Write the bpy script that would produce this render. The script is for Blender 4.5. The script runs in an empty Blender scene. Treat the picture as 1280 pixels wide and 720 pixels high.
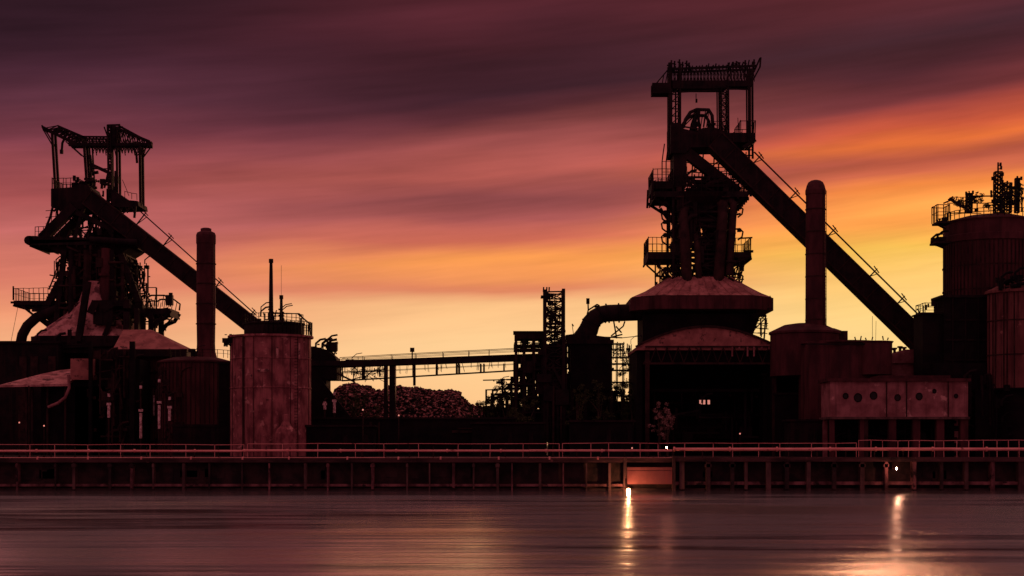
import bpy, math, random
from mathutils import Vector, Matrix
R = math.radians
col = bpy.context.scene.collection
sc = bpy.context.scene
F = 2000.0; HY = 556.0; EYE = 8.0; GZ = 5.7      # focal length and horizon of the 1280 px photograph, eye height, quay level

# ---------------------------------------------------------------- camera
cd = bpy.data.cameras.new('camera'); cam = bpy.data.objects.new('camera', cd); col.objects.link(cam)
cam.location = (0, 0, EYE); cam.rotation_euler = (R(90), 0, 0)
cd.sensor_width = 36; cd.lens = 36*F/1280; cd.shift_y = (HY-360)/1280
cd.clip_start = .5; cd.clip_end = 20000
sc.camera = cam
sc.view_settings.view_transform = 'Standard'; sc.view_settings.look = 'None'
sc.view_settings.exposure = 0.0; sc.view_settings.gamma = 1
sc.cycles.max_bounces = 5; sc.cycles.diffuse_bounces = 2; sc.cycles.glossy_bounces = 3
sc.cycles.sample_clamp_indirect = 4.0

# ---------------------------------------------------------------- world: dusk sky with streaked cloud
w = bpy.data.worlds.new('World'); sc.world = w; w.use_nodes = True
nt = w.node_tree; nt.nodes.clear()
def N(t, **k):
    n = nt.nodes.new(t)
    for a, b in k.items(): setattr(n, a, b)
    return n
def put(sock, v):
    if isinstance(v, bpy.types.NodeSocket): nt.links.new(v, sock)
    else: sock.default_value = v
def M(op, a, b=0.0, c=0.0, clamp=False):
    n = N('ShaderNodeMath', operation=op, use_clamp=clamp)
    put(n.inputs[0], a); put(n.inputs[1], b); put(n.inputs[2], c)
    return n.outputs[0]
def smooth(x, a, b):
    if a > b: return M('SUBTRACT', 1.0, smooth(x, b, a))
    n = N('ShaderNodeMapRange', interpolation_type='SMOOTHSTEP')
    put(n.inputs['Value'], x); n.inputs['From Min'].default_value = a; n.inputs['From Max'].default_value = b
    return n.outputs['Result']
def lin(c):
    def f(v):
        v /= 255.0
        return v/12.92 if v <= .04045 else ((v+.055)/1.055)**2.4
    return (f(c[0]), f(c[1]), f(c[2]), 1)
def ramp(x, stops, lo=-4.0, hi=24.0):
    r = N('ShaderNodeValToRGB'); put(r.inputs[0], M('DIVIDE', M('SUBTRACT', x, lo), hi-lo, clamp=True))
    e = r.color_ramp.elements
    stops = sorted(((s[0]-lo)/(hi-lo), lin(s[1])) for s in stops)
    e[0].position, e[0].color = stops[0]
    e[1].position, e[1].color = stops[-1]
    for p, c in stops[1:-1]:
        q = e.new(p); q.color = c
    r.color_ramp.interpolation = 'EASE' if False else 'LINEAR'
    return r.outputs[0]
def mix(f, a, b, mode='MIX'):
    n = N('ShaderNodeMix', data_type='RGBA', blend_type=mode, clamp_factor=True)
    put(n.inputs[0], f); put(n.inputs[6], a); put(n.inputs[7], b)
    return n.outputs[2]
tc = N('ShaderNodeTexCoord'); sx = N('ShaderNodeSeparateXYZ'); nt.links.new(tc.outputs['Generated'], sx.inputs[0])
x_, y_, z_ = sx.outputs
U = M('MULTIPLY', M('ARCTAN2', x_, y_), 57.2958)            # azimuth, degrees, 0 = straight ahead
E = M('MULTIPLY', M('ARCSINE', z_), 57.2958)                # elevation, degrees
def noise(su, se, seed, detail=4, rough=.5, tilt=0.0):
    cx = N('ShaderNodeCombineXYZ')
    put(cx.inputs[0], M('MULTIPLY', U, su)); put(cx.inputs[1], M('MULTIPLY', M('SUBTRACT', E, M('MULTIPLY', U, tilt)), se)); cx.inputs[2].default_value = seed
    n = N('ShaderNodeTexNoise'); nt.links.new(cx.outputs[0], n.inputs['Vector'])
    n.inputs['Scale'].default_value = 1; n.inputs['Detail'].default_value = detail; n.inputs['Roughness'].default_value = rough
    return M('SUBTRACT', n.outputs[0], .5)
up = smooth(E, 1.5, 9.0)
UU = M('MAXIMUM', M('MINIMUM', U, 20.0), -20.0)
tk = M('MULTIPLY', smooth(E, 4.0, 12.5), .11)
w1 = M('MULTIPLY', noise(.06, .34, 5.3, 2, .4, .06), M('MULTIPLY_ADD', up, 2.0, .15))
w2 = M('MULTIPLY', noise(.16, .95, 8.7, 3, .45, .05), M('MULTIPLY_ADD', up, .7, .15))
def Ew(u0): return M('ADD', M('SUBTRACT', E, M('MULTIPLY', M('SUBTRACT', UU, u0), tk)), M('ADD', w1, w2))
def py(v): return (HY - v)/35.0
L_ = ramp(Ew(-14.0), [(24, (212,150,144)), (18, (56,28,38)), (py(0), (48,24,34)), (py(60), (50,25,36)), (py(110), (66,33,46)), (py(150), (94,48,62)), (py(185), (128,62,74)), (py(235), (164,80,80)), (py(300), (190,102,98)),
               (py(350), (216,122,102)), (py(395), (236,150,112)), (py(440), (246,180,132)), (py(520), (240,170,125)), (-1, (120,70,60)), (-4, (20,10,12))])
M_ = ramp(Ew(-1.0), [(24, (212,150,144)), (18, (58,28,36)), (py(0), (72,29,37)), (py(40), (80,33,42)), (py(80), (62,28,38)), (py(125), (60,29,40)), (py(150), (90,42,50)), (py(180), (150,74,72)), (py(215), (178,88,80)), (py(245), (150,76,78)),
               (py(275), (166,84,82)), (py(305), (205,105,84)), (py(330), (250,156,80)), (py(350), (240,148,90)), (py(362), (222,130,94)), (py(376), (252,194,134)), (py(430), (255,208,148)), (py(500), (253,200,140)), (-1, (120,70,60)), (-4, (20,10,12))])
R_ = ramp(Ew(13.0), [(24, (212,150,144)), (18, (70,32,40)), (py(0), (88,35,42)), (py(35), (84,36,44)), (py(75), (66,34,44)), (py(108), (80,36,46)), (py(138), (112,48,52)), (py(155), (150,62,54)), (py(172), (200,86,58)), (py(192), (234,114,56)), (py(212), (196,92,70)), (py(232), (206,102,72)), (py(252), (246,138,66)),
               (py(270), (252,154,74)), (py(300), (255,162,76)), (py(328), (255,198,88)), (py(350), (255,202,112)), (py(385), (252,208,128)), (py(440), (254,216,142)), (py(520), (252,200,130)), (-1, (120,70,60)), (-4, (20,10,12))])
B_ = ramp(E, [(24, (176,116,124)), (14, (156,94,112)), (6, (162,92,106)), (1, (166,90,100)), (-1, (60,34,38)), (-4, (16,9,11))])
c = mix(smooth(U, -17, 0), L_, M_)
c = mix(smooth(U, 1, 14), c, R_)
c = mix(smooth(M('ABSOLUTE', U), 30, 100), c, B_)
# thin darker and lighter streaks
st = noise(.06, .62, 21.0, 3, .5, .07)
st2 = noise(.13, 1.7, 41.0, 5, .58, .10)
k = M('ADD', 1.0, M('ADD', M('MULTIPLY', st, M('MULTIPLY_ADD', smooth(E, 5, 11), 1.1, .08)), M('MULTIPLY', st2, M('MULTIPLY_ADD', up, .55, .10))))
sm = N('ShaderNodeVectorMath', operation='SCALE'); nt.links.new(c, sm.inputs[0]); nt.links.new(k, sm.inputs['Scale'])
bg = N('ShaderNodeBackground'); nt.links.new(sm.outputs[0], bg.inputs[0]); bg.inputs[1].default_value = 1.0
nish = N('ShaderNodeTexSky', sky_type='NISHITA'); nish.sun_disc = False
SUN_EL, SUN_AZ = R(3.9), R(13.6)
nish.sun_elevation = SUN_EL; nish.sun_rotation = SUN_AZ
bg2 = N('ShaderNodeBackground'); nt.links.new(nish.outputs[0], bg2.inputs[0]); bg2.inputs[1].default_value = .0005
ad = N('ShaderNodeAddShader'); nt.links.new(bg.outputs[0], ad.inputs[0]); nt.links.new(bg2.outputs[0], ad.inputs[1])
wo = N('ShaderNodeOutputWorld'); nt.links.new(ad.outputs[0], wo.inputs[0])
sl = bpy.data.lights.new('sun', 'SUN'); sl.energy = .6; sl.angle = R(10); sl.color = (1, .42, .22)
so = bpy.data.objects.new('sun', sl); col.objects.link(so)
so.rotation_euler = Vector((-math.sin(SUN_AZ)*math.cos(SUN_EL), -math.cos(SUN_AZ)*math.cos(SUN_EL), -math.sin(SUN_EL))).to_track_quat('-Z', 'Y').to_euler()

# ---------------------------------------------------------------- materials
def mat(name, cols, scale=1.0, stretch=(1, 1, 1), rough=.8, metal=0.0, streak=None, bump=0.0, contrast=(.35, .65), patch=None, spec=.07, detail=6):
    """base colour from object-space noise between cols[0] and cols[1]; streak = (colour, strength) long vertical stains; patch = (colour, threshold, scale) worn patches"""
    global nt
    m = bpy.data.materials.new(name); m.use_nodes = True; nt = m.node_tree
    b = nt.nodes['Principled BSDF']
    tc = N('ShaderNodeTexCoord')
    def nz(sc_, st_, det=6, seed=0.0):
        mp = N('ShaderNodeMapping'); nt.links.new(tc.outputs['Object'], mp.inputs[0])
        mp.inputs['Scale'].default_value = [sc_*q for q in st_]; mp.inputs['Location'].default_value = (seed, seed*.7, seed*.3)
        n = N('ShaderNodeTexNoise'); nt.links.new(mp.outputs[0], n.inputs['Vector']); n.inputs['Scale'].default_value = 1
        n.inputs['Detail'].default_value = det; n.inputs['Roughness'].default_value = .62
        return n.outputs[0]
    n0 = nz(scale, stretch, detail)
    c = mix(smooth(n0, *contrast), (*cols[0], 1), (*cols[1], 1))
    if streak:
        s = nz(1.0, (1.1, 1.1, .05), 5, 7.0)
        c = mix(M('MULTIPLY', smooth(s, .50, .68), streak[1]), c, (*streak[0], 1))
    if patch:
        s = nz(patch[2], (1, 1, 1), 5, 3.0)
        c = mix(smooth(s, patch[1], patch[1]+.08), c, (*patch[0], 1))
    nt.links.new(c, b.inputs['Base Color'])
    b.inputs['Roughness'].default_value = rough; b.inputs['Metallic'].default_value = metal
    b.inputs['Specular IOR Level'].default_value = spec
    if bump:
        bp = N('ShaderNodeBump'); bp.inputs['Strength'].default_value = bump; bp.inputs['Distance'].default_value = .2
        nt.links.new(n0, bp.inputs['Height']); nt.links.new(bp.outputs[0], b.inputs['Normal'])
    return m
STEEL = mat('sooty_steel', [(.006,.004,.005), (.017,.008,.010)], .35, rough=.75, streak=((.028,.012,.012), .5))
STEEL2 = mat('rusty_steel', [(.012,.006,.007), (.04,.016,.016)], .5, rough=.75, streak=((.03,.014,.012), .6))
RUST = mat('red_rust_plate', [(.12,.032,.038), (.30,.095,.10)], .5, (1,1,.6), rough=.8, streak=((.06,.02,.02), .75), patch=((.40,.165,.16), .59, .55), bump=.3)
RUSTD = mat('dark_red_plate', [(.035,.011,.014), (.08,.024,.027)], .3, (1,1,.4), rough=.8, streak=((.03,.012,.014), .7), bump=.2)
DUST = mat('dusty_roof_sheet', [(.26,.10,.10), (.48,.22,.21)], .4, rough=.75, streak=((.14,.055,.05), .4), patch=((.09,.035,.038), .55, .45), bump=.3, contrast=(.42,.58))
DUSTD = mat('stained_roof_sheet', [(.20,.07,.065), (.34,.13,.115)], .4, rough=.75, patch=((.06,.025,.025), .60, .6), bump=.2)
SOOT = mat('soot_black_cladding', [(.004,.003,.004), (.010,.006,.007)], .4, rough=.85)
BRICK = mat('weathered_red_render', [(.15,.052,.056), (.28,.11,.115)], .35, rough=.85, patch=((.46,.23,.22), .60, .3), streak=((.07,.028,.028), .5), bump=.3)
CONC = mat('stained_concrete', [(.05,.027,.027), (.12,.06,.057)], .5, (1,1,.5), rough=.9, streak=((.03,.014,.014), .6), bump=.3)
CONCD = mat('wet_dark_concrete', [(.018,.012,.013), (.05,.026,.026)], .4, rough=.7)
RAIL = mat('red_oxide_pipe_paint', [(.55,.18,.17), (.68,.28,.25)], .6, (.4,1,1), rough=.55, patch=((.22,.07,.065), .60, .5))
GROUND = mat('cinder_ground', [(.015,.010,.010), (.04,.022,.02)], .2, rough=.95)
ORE = mat('ore_and_slag', [(.012,.008,.008), (.42,.17,.16)], 1.3, (1,1,1.6), rough=.9, contrast=(.50,.60), bump=.6)
LEAF = mat('leaf', [(.022,.028,.012), (.055,.06,.022)], 1.5, rough=.7)
BARK = mat('bark', [(.03,.02,.015), (.06,.04,.03)], 3, rough=.9)
LIT_SPECK = mat('painted_lit_specks', [(.35,.19,.19), (.70,.46,.45)], 2.0, rough=.7, contrast=(.45,.55))  # small lit highlights painted as a pale colour on strips and pipes
LEAF_LIT = mat('pink_lit_leaf', [(.10,.06,.05), (.45,.24,.22)], 2.5, rough=.8)  # pink light on the foliage, put into the leaf colour
GLASS = mat('dirty_window_glass', [(.008,.005,.006), (.014,.008,.009)], 1, rough=.6, spec=.2)
PANEL = mat('red_painted_panel', [(.17,.055,.055), (.22,.07,.068)], .4, (1,1,1), rough=.6, streak=((.28,.07,.06), .5))
def lampmat(name, c, s):
    m = bpy.data.materials.new(name); m.use_nodes = True; b = m.node_tree.nodes['Principled BSDF']
    b.inputs['Base Color'].default_value = (*c, 1); b.inputs['Emission Color'].default_value = (*c, 1); b.inputs['Emission Strength'].default_value = s
    return m
LAMP = lampmat('sodium_lamp_glass', (1, .44, .19), 900.0)
LAMPS = lampmat('small_lamp_glass', (1, .40, .30), .55)

# ---------------------------------------------------------------- mesh builder
class MB:
    def __init__(s): s.v = []; s.f = []; s.sm = []
    def add(s, vs, fs, smooth=False):
        o = len(s.v); s.v += [tuple(p) for p in vs]
        for f in fs: s.f.append(tuple(i+o for i in f)); s.sm.append(smooth)
    def box(s, c, d, rz=0.0):
        hx, hy, hz = d[0]/2, d[1]/2, d[2]/2; ca, sa = math.cos(rz), math.sin(rz)
        vs = []
        for z in (-hz, hz):
            for x, y in ((-hx,-hy), (hx,-hy), (hx,hy), (-hx,hy)):
                vs.append((c[0]+x*ca-y*sa, c[1]+x*sa+y*ca, c[2]+z))
        s.add(vs, [(3,2,1,0), (4,5,6,7), (0,1,5,4), (1,2,6,5), (2,3,7,6), (3,0,4,7)]); return s
    def bb(s, x0, x1, y0, y1, z0, z1): return s.box(((x0+x1)/2, (y0+y1)/2, (z0+z1)/2), (abs(x1-x0), abs(y1-y0), abs(z1-z0)))
    def bar(s, p, q, w, h=None):
        p, q = Vector(p), Vector(q); h = h or w; d = q-p
        if d.length < 1e-6: return s
        d.normalize(); up = Vector((0,0,1)) if abs(d.z) < .98 else Vector((0,1,0))
        a = d.cross(up).normalized(); b = a.cross(d).normalized()
        vs = []
        for e in (p, q):
            for i, j in ((-1,-1), (1,-1), (1,1), (-1,1)): vs.append(e+a*(i*w/2)+b*(j*h/2))
        s.add(vs, [(3,2,1,0), (4,5,6,7), (0,1,5,4), (1,2,6,5), (2,3,7,6), (3,0,4,7)]); return s
    def tube(s, p, q, r, n=10, r2=None): return s.path([p, q], [r, r if r2 is None else r2], n)
    def path(s, pts, r, n=10):
        pts = [Vector(p) for p in pts]; k = len(pts)
        rs = r if isinstance(r, (list, tuple)) else [r]*k
        vs = []; a = None
        for i, p in enumerate(pts):
            d = (pts[min(i+1, k-1)]-pts[max(i-1, 0)]).normalized()
            if a is None:
                up = Vector((0,0,1)) if abs(d.z) < .95 else Vector((1,0,0))
                a = d.cross(up).normalized()
            else: a = (a-d*a.dot(d)).normalized()
            b = d.cross(a)
            for j in range(n):
                t = 2*math.pi*j/n; vs.append(p+(a*math.cos(t)+b*math.sin(t))*rs[i])
        s.add(vs, [(i*n+j, i*n+(j+1)%n, (i+1)*n+(j+1)%n, (i+1)*n+j) for i in range(k-1) for j in range(n)], True)
        s.add(vs[:n], [tuple(range(n))[::-1]]); s.add(vs[-n:], [tuple(range(n))]); return s
    def lathe(s, prof, c, n=32, smooth=True, a0=0.0, cap=True):
        vs = []
        for r, z in prof:
            for j in range(n):
                t = a0+2*math.pi*j/n; vs.append((c[0]+r*math.cos(t), c[1]+r*math.sin(t), z))
        for i in range(len(prof)-1):
            seg = vs[i*n:(i+2)*n]
            s.add(seg, [(j, (j+1)%n, n+(j+1)%n, n+j) for j in range(n)], smooth)
        if cap:
            s.add(vs[:n], [tuple(range(n))[::-1]]); s.add(vs[-n:], [tuple(range(n))])
        return s
    def prism(s, poly, y0, y1):                     # poly of (x, z), extruded along y
        n = len(poly); vs = [(x, y0, z) for x, z in poly]+[(x, y1, z) for x, z in poly]
        s.add(vs, [tuple(range(n)), tuple(range(n, 2*n))[::-1]]+[(i, n+i, n+(i+1)%n, (i+1)%n) for i in range(n)]); return s
    def lattice(s, p, q, w, n, t, h=None, ph=0):   # four-chord braced mast or girder
        p, q = Vector(p), Vector(q); d = (q-p); L = d.length; d.normalize(); h = h or w
        up = Vector((0,0,1)) if abs(d.z) < .9 else Vector((0,1,0))
        a = d.cross(up).normalized(); b = a.cross(d).normalized()
        cs = [a*(i*w/2)+b*(j*h/2) for i, j in ((-1,-1), (1,-1), (1,1), (-1,1))]
        for c_ in cs: s.bar(p+c_, q+c_, t)
        for k in range(n+1):
            e = p+d*(L*k/n)
            for i in range(4): s.bar(e+cs[i], e+cs[(i+1)%4], t*.7)
            if k < n:
                g = p+d*(L*(k+1)/n)
                for i in range(4):
                    u, v = cs[i], cs[(i+1)%4]
                    if (k+i+ph) % 2: u, v = v, u
                    s.bar(e+u, g+v, t*.6)
        return s
    def rail(s, pts, h=1.15, sp=1.6, t=.1, rng=None, mid=True):
        rng = rng or random.Random(len(s.v)+7)
        for p, q in zip(pts, pts[1:]):
            p, q = Vector(p), Vector(q); L = (q-p).length; n = max(1, round(L/sp)); up = Vector((0,0,h))
            ps = [p.lerp(q, min(1, max(0, (k+(rng.uniform(-.18,.18) if 0 < k < n else 0))/n))) for k in range(n+1)]; last = None
            for e in ps:
                tp = e+up*(1+rng.uniform(-.03, .03))+Vector((rng.uniform(-.06,.06),0,0)); s.bar(e, tp+Vector((0,0,t*.6)), t)
                if last is not None: s.bar(last, tp, t)
                last = tp
            if mid: s.bar(p+up*.55, q+up*.55, t*.7)
        return s
    def rrail(s, x0, x1, y0, y1, z, **k): return s.rail([(x0,y0,z), (x1,y0,z), (x1,y1,z), (x0,y1,z), (x0,y0,z)], **k)
    def crail(s, cx, cy, r, z, n=16, a0=0, a1=2*math.pi, **k):
        return s.rail([(cx+r*math.cos(a0+(a1-a0)*i/n), cy+r*math.sin(a0+(a1-a0)*i/n), z) for i in range(n+1)], **k)
    def ladder(s, p, q, w=.6, t=.08):
        p, q = Vector(p), Vector(q); n = int((q-p).length/.6)
        for o in (-w/2, w/2): s.bar(p+Vector((o,0,0)), q+Vector((o,0,0)), t)
        for k in range(n): e = p.lerp(q, (k+.5)/n); s.bar(e-Vector((w/2,0,0)), e+Vector((w/2,0,0)), t*.7)
        return s
    def stair(s, p, q, w=1.0, t=.14):               # stringers, treads and handrails of one flight
        p, q = Vector(p), Vector(q)
        for o in (-w/2, w/2):
            e = Vector((0,o,0)); s.bar(p+e, q+e, t, .25); s.bar(p+e+Vector((0,0,1.0)), q+e+Vector((0,0,1.0)), t*.6)
            n = max(2, int((q-p).length/1.5))
            for k in range(n+1): g = p.lerp(q, k/n)+e; s.bar(g, g+Vector((0,0,1.0)), t*.5)
        n = max(3, int((q-p).length/.4))
        for k in range(n): g = p.lerp(q, (k+.5)/n); s.box(g, (.3, w, .05))
        return s
    def clutter(s, x0, x1, y0, y1, z0, z1, n, seed, r=(.08,.3), diag=.3):
        """pipes, conduits, small boxes and struts filling a volume"""
        g = random.Random(seed)
        for _ in range(n):
            x, y, z = g.uniform(x0,x1), g.uniform(y0,y1), g.uniform(z0,z1); rr = g.uniform(*r); k = g.random()
            if k < .35: L = g.uniform(.2,.8)*(z1-z0); s.tube((x,y,z), (x,y,min(z1,z+L)), rr, 6)
            elif k < .6: L = g.uniform(.2,.7)*(x1-x0); s.tube((x,y,z), (min(x1,x+L),y,z), rr, 6)
            elif k < .6+diag*.6: s.bar((x,y,z), (g.uniform(x0,x1),y+g.uniform(-1,1),g.uniform(max(z0,z-6),min(z1,z+6))), rr*1.2)
            elif k < .9: s.box((x,y,z), (rr*g.uniform(3,8), rr*g.uniform(3,6), rr*g.uniform(3,8)))
            else: s.path([(x,y,z), (x+.2*rr,y,z+1), (x+1,y,z+1.8), (x+2.2,y,z+2)], rr, 6)
        return s
    def build(s, name, m, parent=None, at=None):
        """one mesh object; with a parent its vertices are stored relative to the parent thing's place"""
        if at is None:
            at = Vector((0,0,0)); p = parent
            while p is not None: at = at+p.location; p = p.parent
        else: at = Vector(at)
        me = bpy.data.meshes.new(name); me.from_pydata([(x-at.x, y-at.y, z-at.z) for x, y, z in s.v], [], s.f)
        me.polygons.foreach_set('use_smooth', s.sm); me.update(); me.materials.append(m)
        o = bpy.data.objects.new(name, me); col.objects.link(o)
        if parent is not None: o.parent = parent
        else: o.location = at
        return o
def tag(o, label, cat, group=None, kind=None):
    o['label'] = label; o['category'] = cat
    if group: o['group'] = group
    if kind: o['kind'] = kind
    return o
def thing(name, label, cat, loc, group=None):
    o = bpy.data.objects.new(name, None); o.empty_display_size = 1; col.objects.link(o); o.location = loc
    return tag(o, label, cat, group)
def struct(o): o['kind'] = 'structure'; return o
def copy_tree(o, parent=None):
    c_ = o.copy(); col.objects.link(c_); c_.parent = parent
    for ch in list(o.children): copy_tree(ch, c_)
    return c_
class V:                                            # the photograph's pixels at one distance -> metres
    def __init__(s, Y): s.Y = Y; s.k = Y/F
    def x(s, px): return (px-640)*s.k
    def z(s, py_): return EYE+(HY-py_)*s.k
    def p(s, px, py_, dy=0.0): return Vector((s.x(px), s.Y+dy, s.z(py_)))

# ---------------------------------------------------------------- ground and water
def sheet(name, x0, x1, y0, y1, z, m):
    b = MB(); b.add([(x0,y0,z), (x1,y0,z), (x1,y1,z), (x0,y1,z)], [(0,1,2,3)])
    return struct(b.build(name, m, None, (0,0,0)))
sheet('ground', -4000, 4000, 281.2, 9000, GZ, GROUND)
ANI = 0.0
WAT = bpy.data.materials.new('river_water'); WAT.use_nodes = True; nt = WAT.node_tree
b = nt.nodes['Principled BSDF']; tc = N('ShaderNodeTexCoord')
def wn(sx_, sy_, det, seed, rough=.55):
    mp = N('ShaderNodeMapping'); nt.links.new(tc.outputs['Object'], mp.inputs[0]); mp.inputs['Scale'].default_value = (sx_, sy_, 1); mp.inputs['Location'].default_value = (seed, seed, 0)
    n = N('ShaderNodeTexNoise'); nt.links.new(mp.outputs[0], n.inputs['Vector']); n.inputs['Scale'].default_value = 1; n.inputs['Detail'].default_value = det; n.inputs['Roughness'].default_value = rough
    return n.outputs[0]
b.inputs['IOR'].default_value = 1.4; b.inputs['Anisotropic'].default_value = .93; tg = N('ShaderNodeCombineXYZ'); tg.inputs[0].default_value = 1; nt.links.new(tg.outputs[0], b.inputs['Tangent']); b.inputs['Anisotropic Rotation'].default_value = ANI
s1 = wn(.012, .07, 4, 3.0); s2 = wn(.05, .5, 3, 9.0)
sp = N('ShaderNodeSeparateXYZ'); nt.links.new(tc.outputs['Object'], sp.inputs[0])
lee_refl = smooth(sp.outputs[1], 268, 232)              # calmer water by the quay; its dark reflection also goes into base colour
band = M('MULTIPLY', lee_refl, smooth(M('ADD', M('MULTIPLY', wn(.006, .032, 3, 152.0), .42), M('ADD', M('MULTIPLY', wn(.016, .10, 5, 52.0), .36), M('MULTIPLY', wn(.055, .42, 4, 77.0), .22))), .41, .56))
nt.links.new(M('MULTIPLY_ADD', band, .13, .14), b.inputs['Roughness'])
nt.links.new(mix(band, (.08, .07, .07, 1), (1.0, .97, .98, 1)), b.inputs['Base Color'])  # bright glints and dark reflection bands painted into the base colour
h = M('ADD', M('MULTIPLY', s1, .30), M('ADD', M('MULTIPLY', s2, .03), M('MULTIPLY', wn(.25, 1.1, 3, 15.0), .022)))
bp = N('ShaderNodeBump'); bp.inputs['Strength'].default_value = 1; bp.inputs['Distance'].default_value = 1.0
nt.links.new(h, bp.inputs['Height']); nt.links.new(bp.outputs[0], b.inputs['Normal'])
nt.links.new(M('MULTIPLY_ADD', band, .55, .45), b.inputs['Metallic'])  # same painted reflection bands drive the metallic share
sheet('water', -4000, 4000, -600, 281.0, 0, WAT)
# ================================================================= the tall blast furnace
RUSTD2 = mat('brown_rust_plate', [(.08,.025,.025), (.15,.05,.048)], .4, (1,1,.3), rough=.8, streak=((.025,.01,.012), .8), patch=((.22,.085,.08), .63, .5), bump=.2)
DUST2 = mat('reddish_dusty_roof', [(.22,.08,.075), (.40,.16,.145)], .5, rough=.8, patch=((.14,.05,.05), .58, .5), streak=((.12,.045,.045), .6), bump=.2)
v = V(345); Y = 345; X, Z, P = v.x, v.z, v.p
CX = X(876)
bf = thing('blast_furnace', 'taller blast furnace tower with flat-topped crane frame above the glowing gap in the sky', 'blast furnace', (CX, Y, GZ), 'blast furnaces of the works')
# vessel
MB().lathe([(5.6, Z(372)), (5.4, Z(352)), (3.4, Z(347)), (2.1, Z(340)), (2.0, Z(285)), (3.4, Z(268)), (4.2, Z(250)), (3.0, Z(232)), (2.2, Z(222))], (X(890), Y+1), 28).build('furnace_vessel', STEEL, bf)
m = MB()                                               # bands and cooling pipes round the vessel
for q in (352, 340, 334, 327, 312, 304, 296, 288, 276, 268, 258, 247):
    rr = 6.1 if q > 300 else 5.2
    m.lathe([(rr-.25, Z(q)-.18), (rr, Z(q)-.18), (rr, Z(q)+.18), (rr-.25, Z(q)+.18)], (CX+.3, Y+1), 24, cap=False)
for i in range(9):
    t = i*math.pi*2/9; rr = 5.9
    m.tube((CX+rr*math.cos(t), Y+1+rr*math.sin(t), Z(360)), (CX+(rr-.8)*math.cos(t), Y+1+(rr-.8)*math.sin(t), Z(290 if i % 3 else 268)), .13, 5)
m.build('cooling_pipes', STEEL2, bf)
# four legs and bracing
for i, (sx_, sy_) in enumerate(((-1,-1), (1,-1), (-1,1), (1,1))):
    m = MB(); xb = X(854) if sx_ < 0 else X(891); xt = X(845) if sx_ < 0 else X(903)
    m.bar((xb, Y+sy_*6.3, Z(395)), (xt, Y+sy_*5.6, Z(238)), 1.15, 1.15)
    for k in range(9): z = Z(388-k*17); m.box((xb+(xt-xb)*(k/9), Y+sy_*6.3, z), (1.6, 1.5, .3))
    m.build('tower_leg', STEEL2, bf)
m = MB()
lv = [372, 352, 336, 322, 305, 288, 270, 254, 238]
for a_, b_ in zip(lv, lv[1:]):
    for yy in (Y-6.1, Y+6):
        xl, xr = X(840), X(911)
        m.bar((xl,yy,Z(b_)), (xr,yy,Z(b_)), .42)
        if lv.index(a_) % 2: m.bar((xl,yy,Z(a_)), (X(873),yy,Z(b_)), .28); m.bar((xr,yy,Z(a_)), (X(873),yy,Z(b_)), .28)
        else: m.bar((X(873),yy,Z(a_)), (xl,yy,Z(b_)), .28); m.bar((X(873),yy,Z(a_)), (xr,yy,Z(b_)), .28)
    for xx in (X(840), X(911)): m.bar((xx,Y-6,Z(a_)), (xx,Y+6,Z(b_)), .25); m.bar((xx,Y-6,Z(b_)), (xx,Y+6,Z(b_)), .4)
for xx in (X(838), X(911)): m.bar((xx,Y-6,Z(375)), (xx,Y-6,Z(240)), .5); m.bar((xx,Y+6,Z(375)), (xx,Y+6,Z(240)), .5)
m.clutter(X(834), X(914), Y-7.5, Y+6, Z(355), Z(245), 80, 11, (.08,.3))
m.clutter(X(838), X(905), Y-7, Y-5, Z(350), Z(245), 60, 12, (.15,.5))
# curling pipes out of the left and right flanks
for q, s_ in ((352,-1), (338,-1), (296,-1), (280,-1), (268,-1), (345,1), (333,1), (290,1), (262,1)):
    x0 = X(838) if s_ < 0 else X(912)
    m.path([(x0, Y-4, Z(q)), (x0+s_*1.6, Y-4, Z(q-1)), (x0+s_*2.3, Y-4, Z(q+3)), (x0+s_*2.1, Y-4, Z(q+9)), (x0+s_*1.2, Y-4, Z(q+13))], .2, 6)
    m.box((x0+s_*1.5, Y-4, Z(q+1)), (.8,.8,.7))
for x0, x1, q0, q1 in ((838,851,372,352), (902,914,372,350), (851,840,352,338)): m.bar((X(x0),Y-6.5,Z(q0)), (X(x1),Y-6.5,Z(q1)), .3)
m.build('bracing', STEEL, bf)
m = MB()                                               # dark gas mains on the front flank, rising to the throat
for x0, q0, x1, q1, r in ((856,378,850,270,1.1), (892,372,899,262,1.15), (869,352,866,300,.7), (906,348,912,260,.8)):
    m.path([(X(x0),Y-6.6,Z(q0)), (X((x0+x1)/2),Y-6.9,Z((q0+q1)/2)), (X(x1),Y-6.2,Z(q1)), (X(x1)+(CX-X(x1))*.3,Y-4,Z(q1-14))], r, 12)
m.build('gas_main', STEEL2, bf)
def platform(tb, x0, x1, y0, y1, q, th, rails=True, brack=None, h=1.6, sp=1.2, name='platform', mt=None):
    m = MB(); m.bb(x0, x1, y0, y1, Z_(q)-th, Z_(q))
    n = max(2, int((x1-x0)/2.2))
    for k in range(n+1): xx = x0+(x1-x0)*k/n; m.bar((xx, y0-.15, Z_(q)-th*1.2), (xx, y1, Z_(q)-th*1.2), .25, .4)
    o = m.build(name, mt or STEEL, tb)
    if rails: r = MB(); r.rrail(x0+.1, x1-.1, y0+.1, y1-.1, Z_(q), h=h, sp=sp, t=.12); r.build('railing', STEEL, o)
    return o
Z_ = Z
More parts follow.
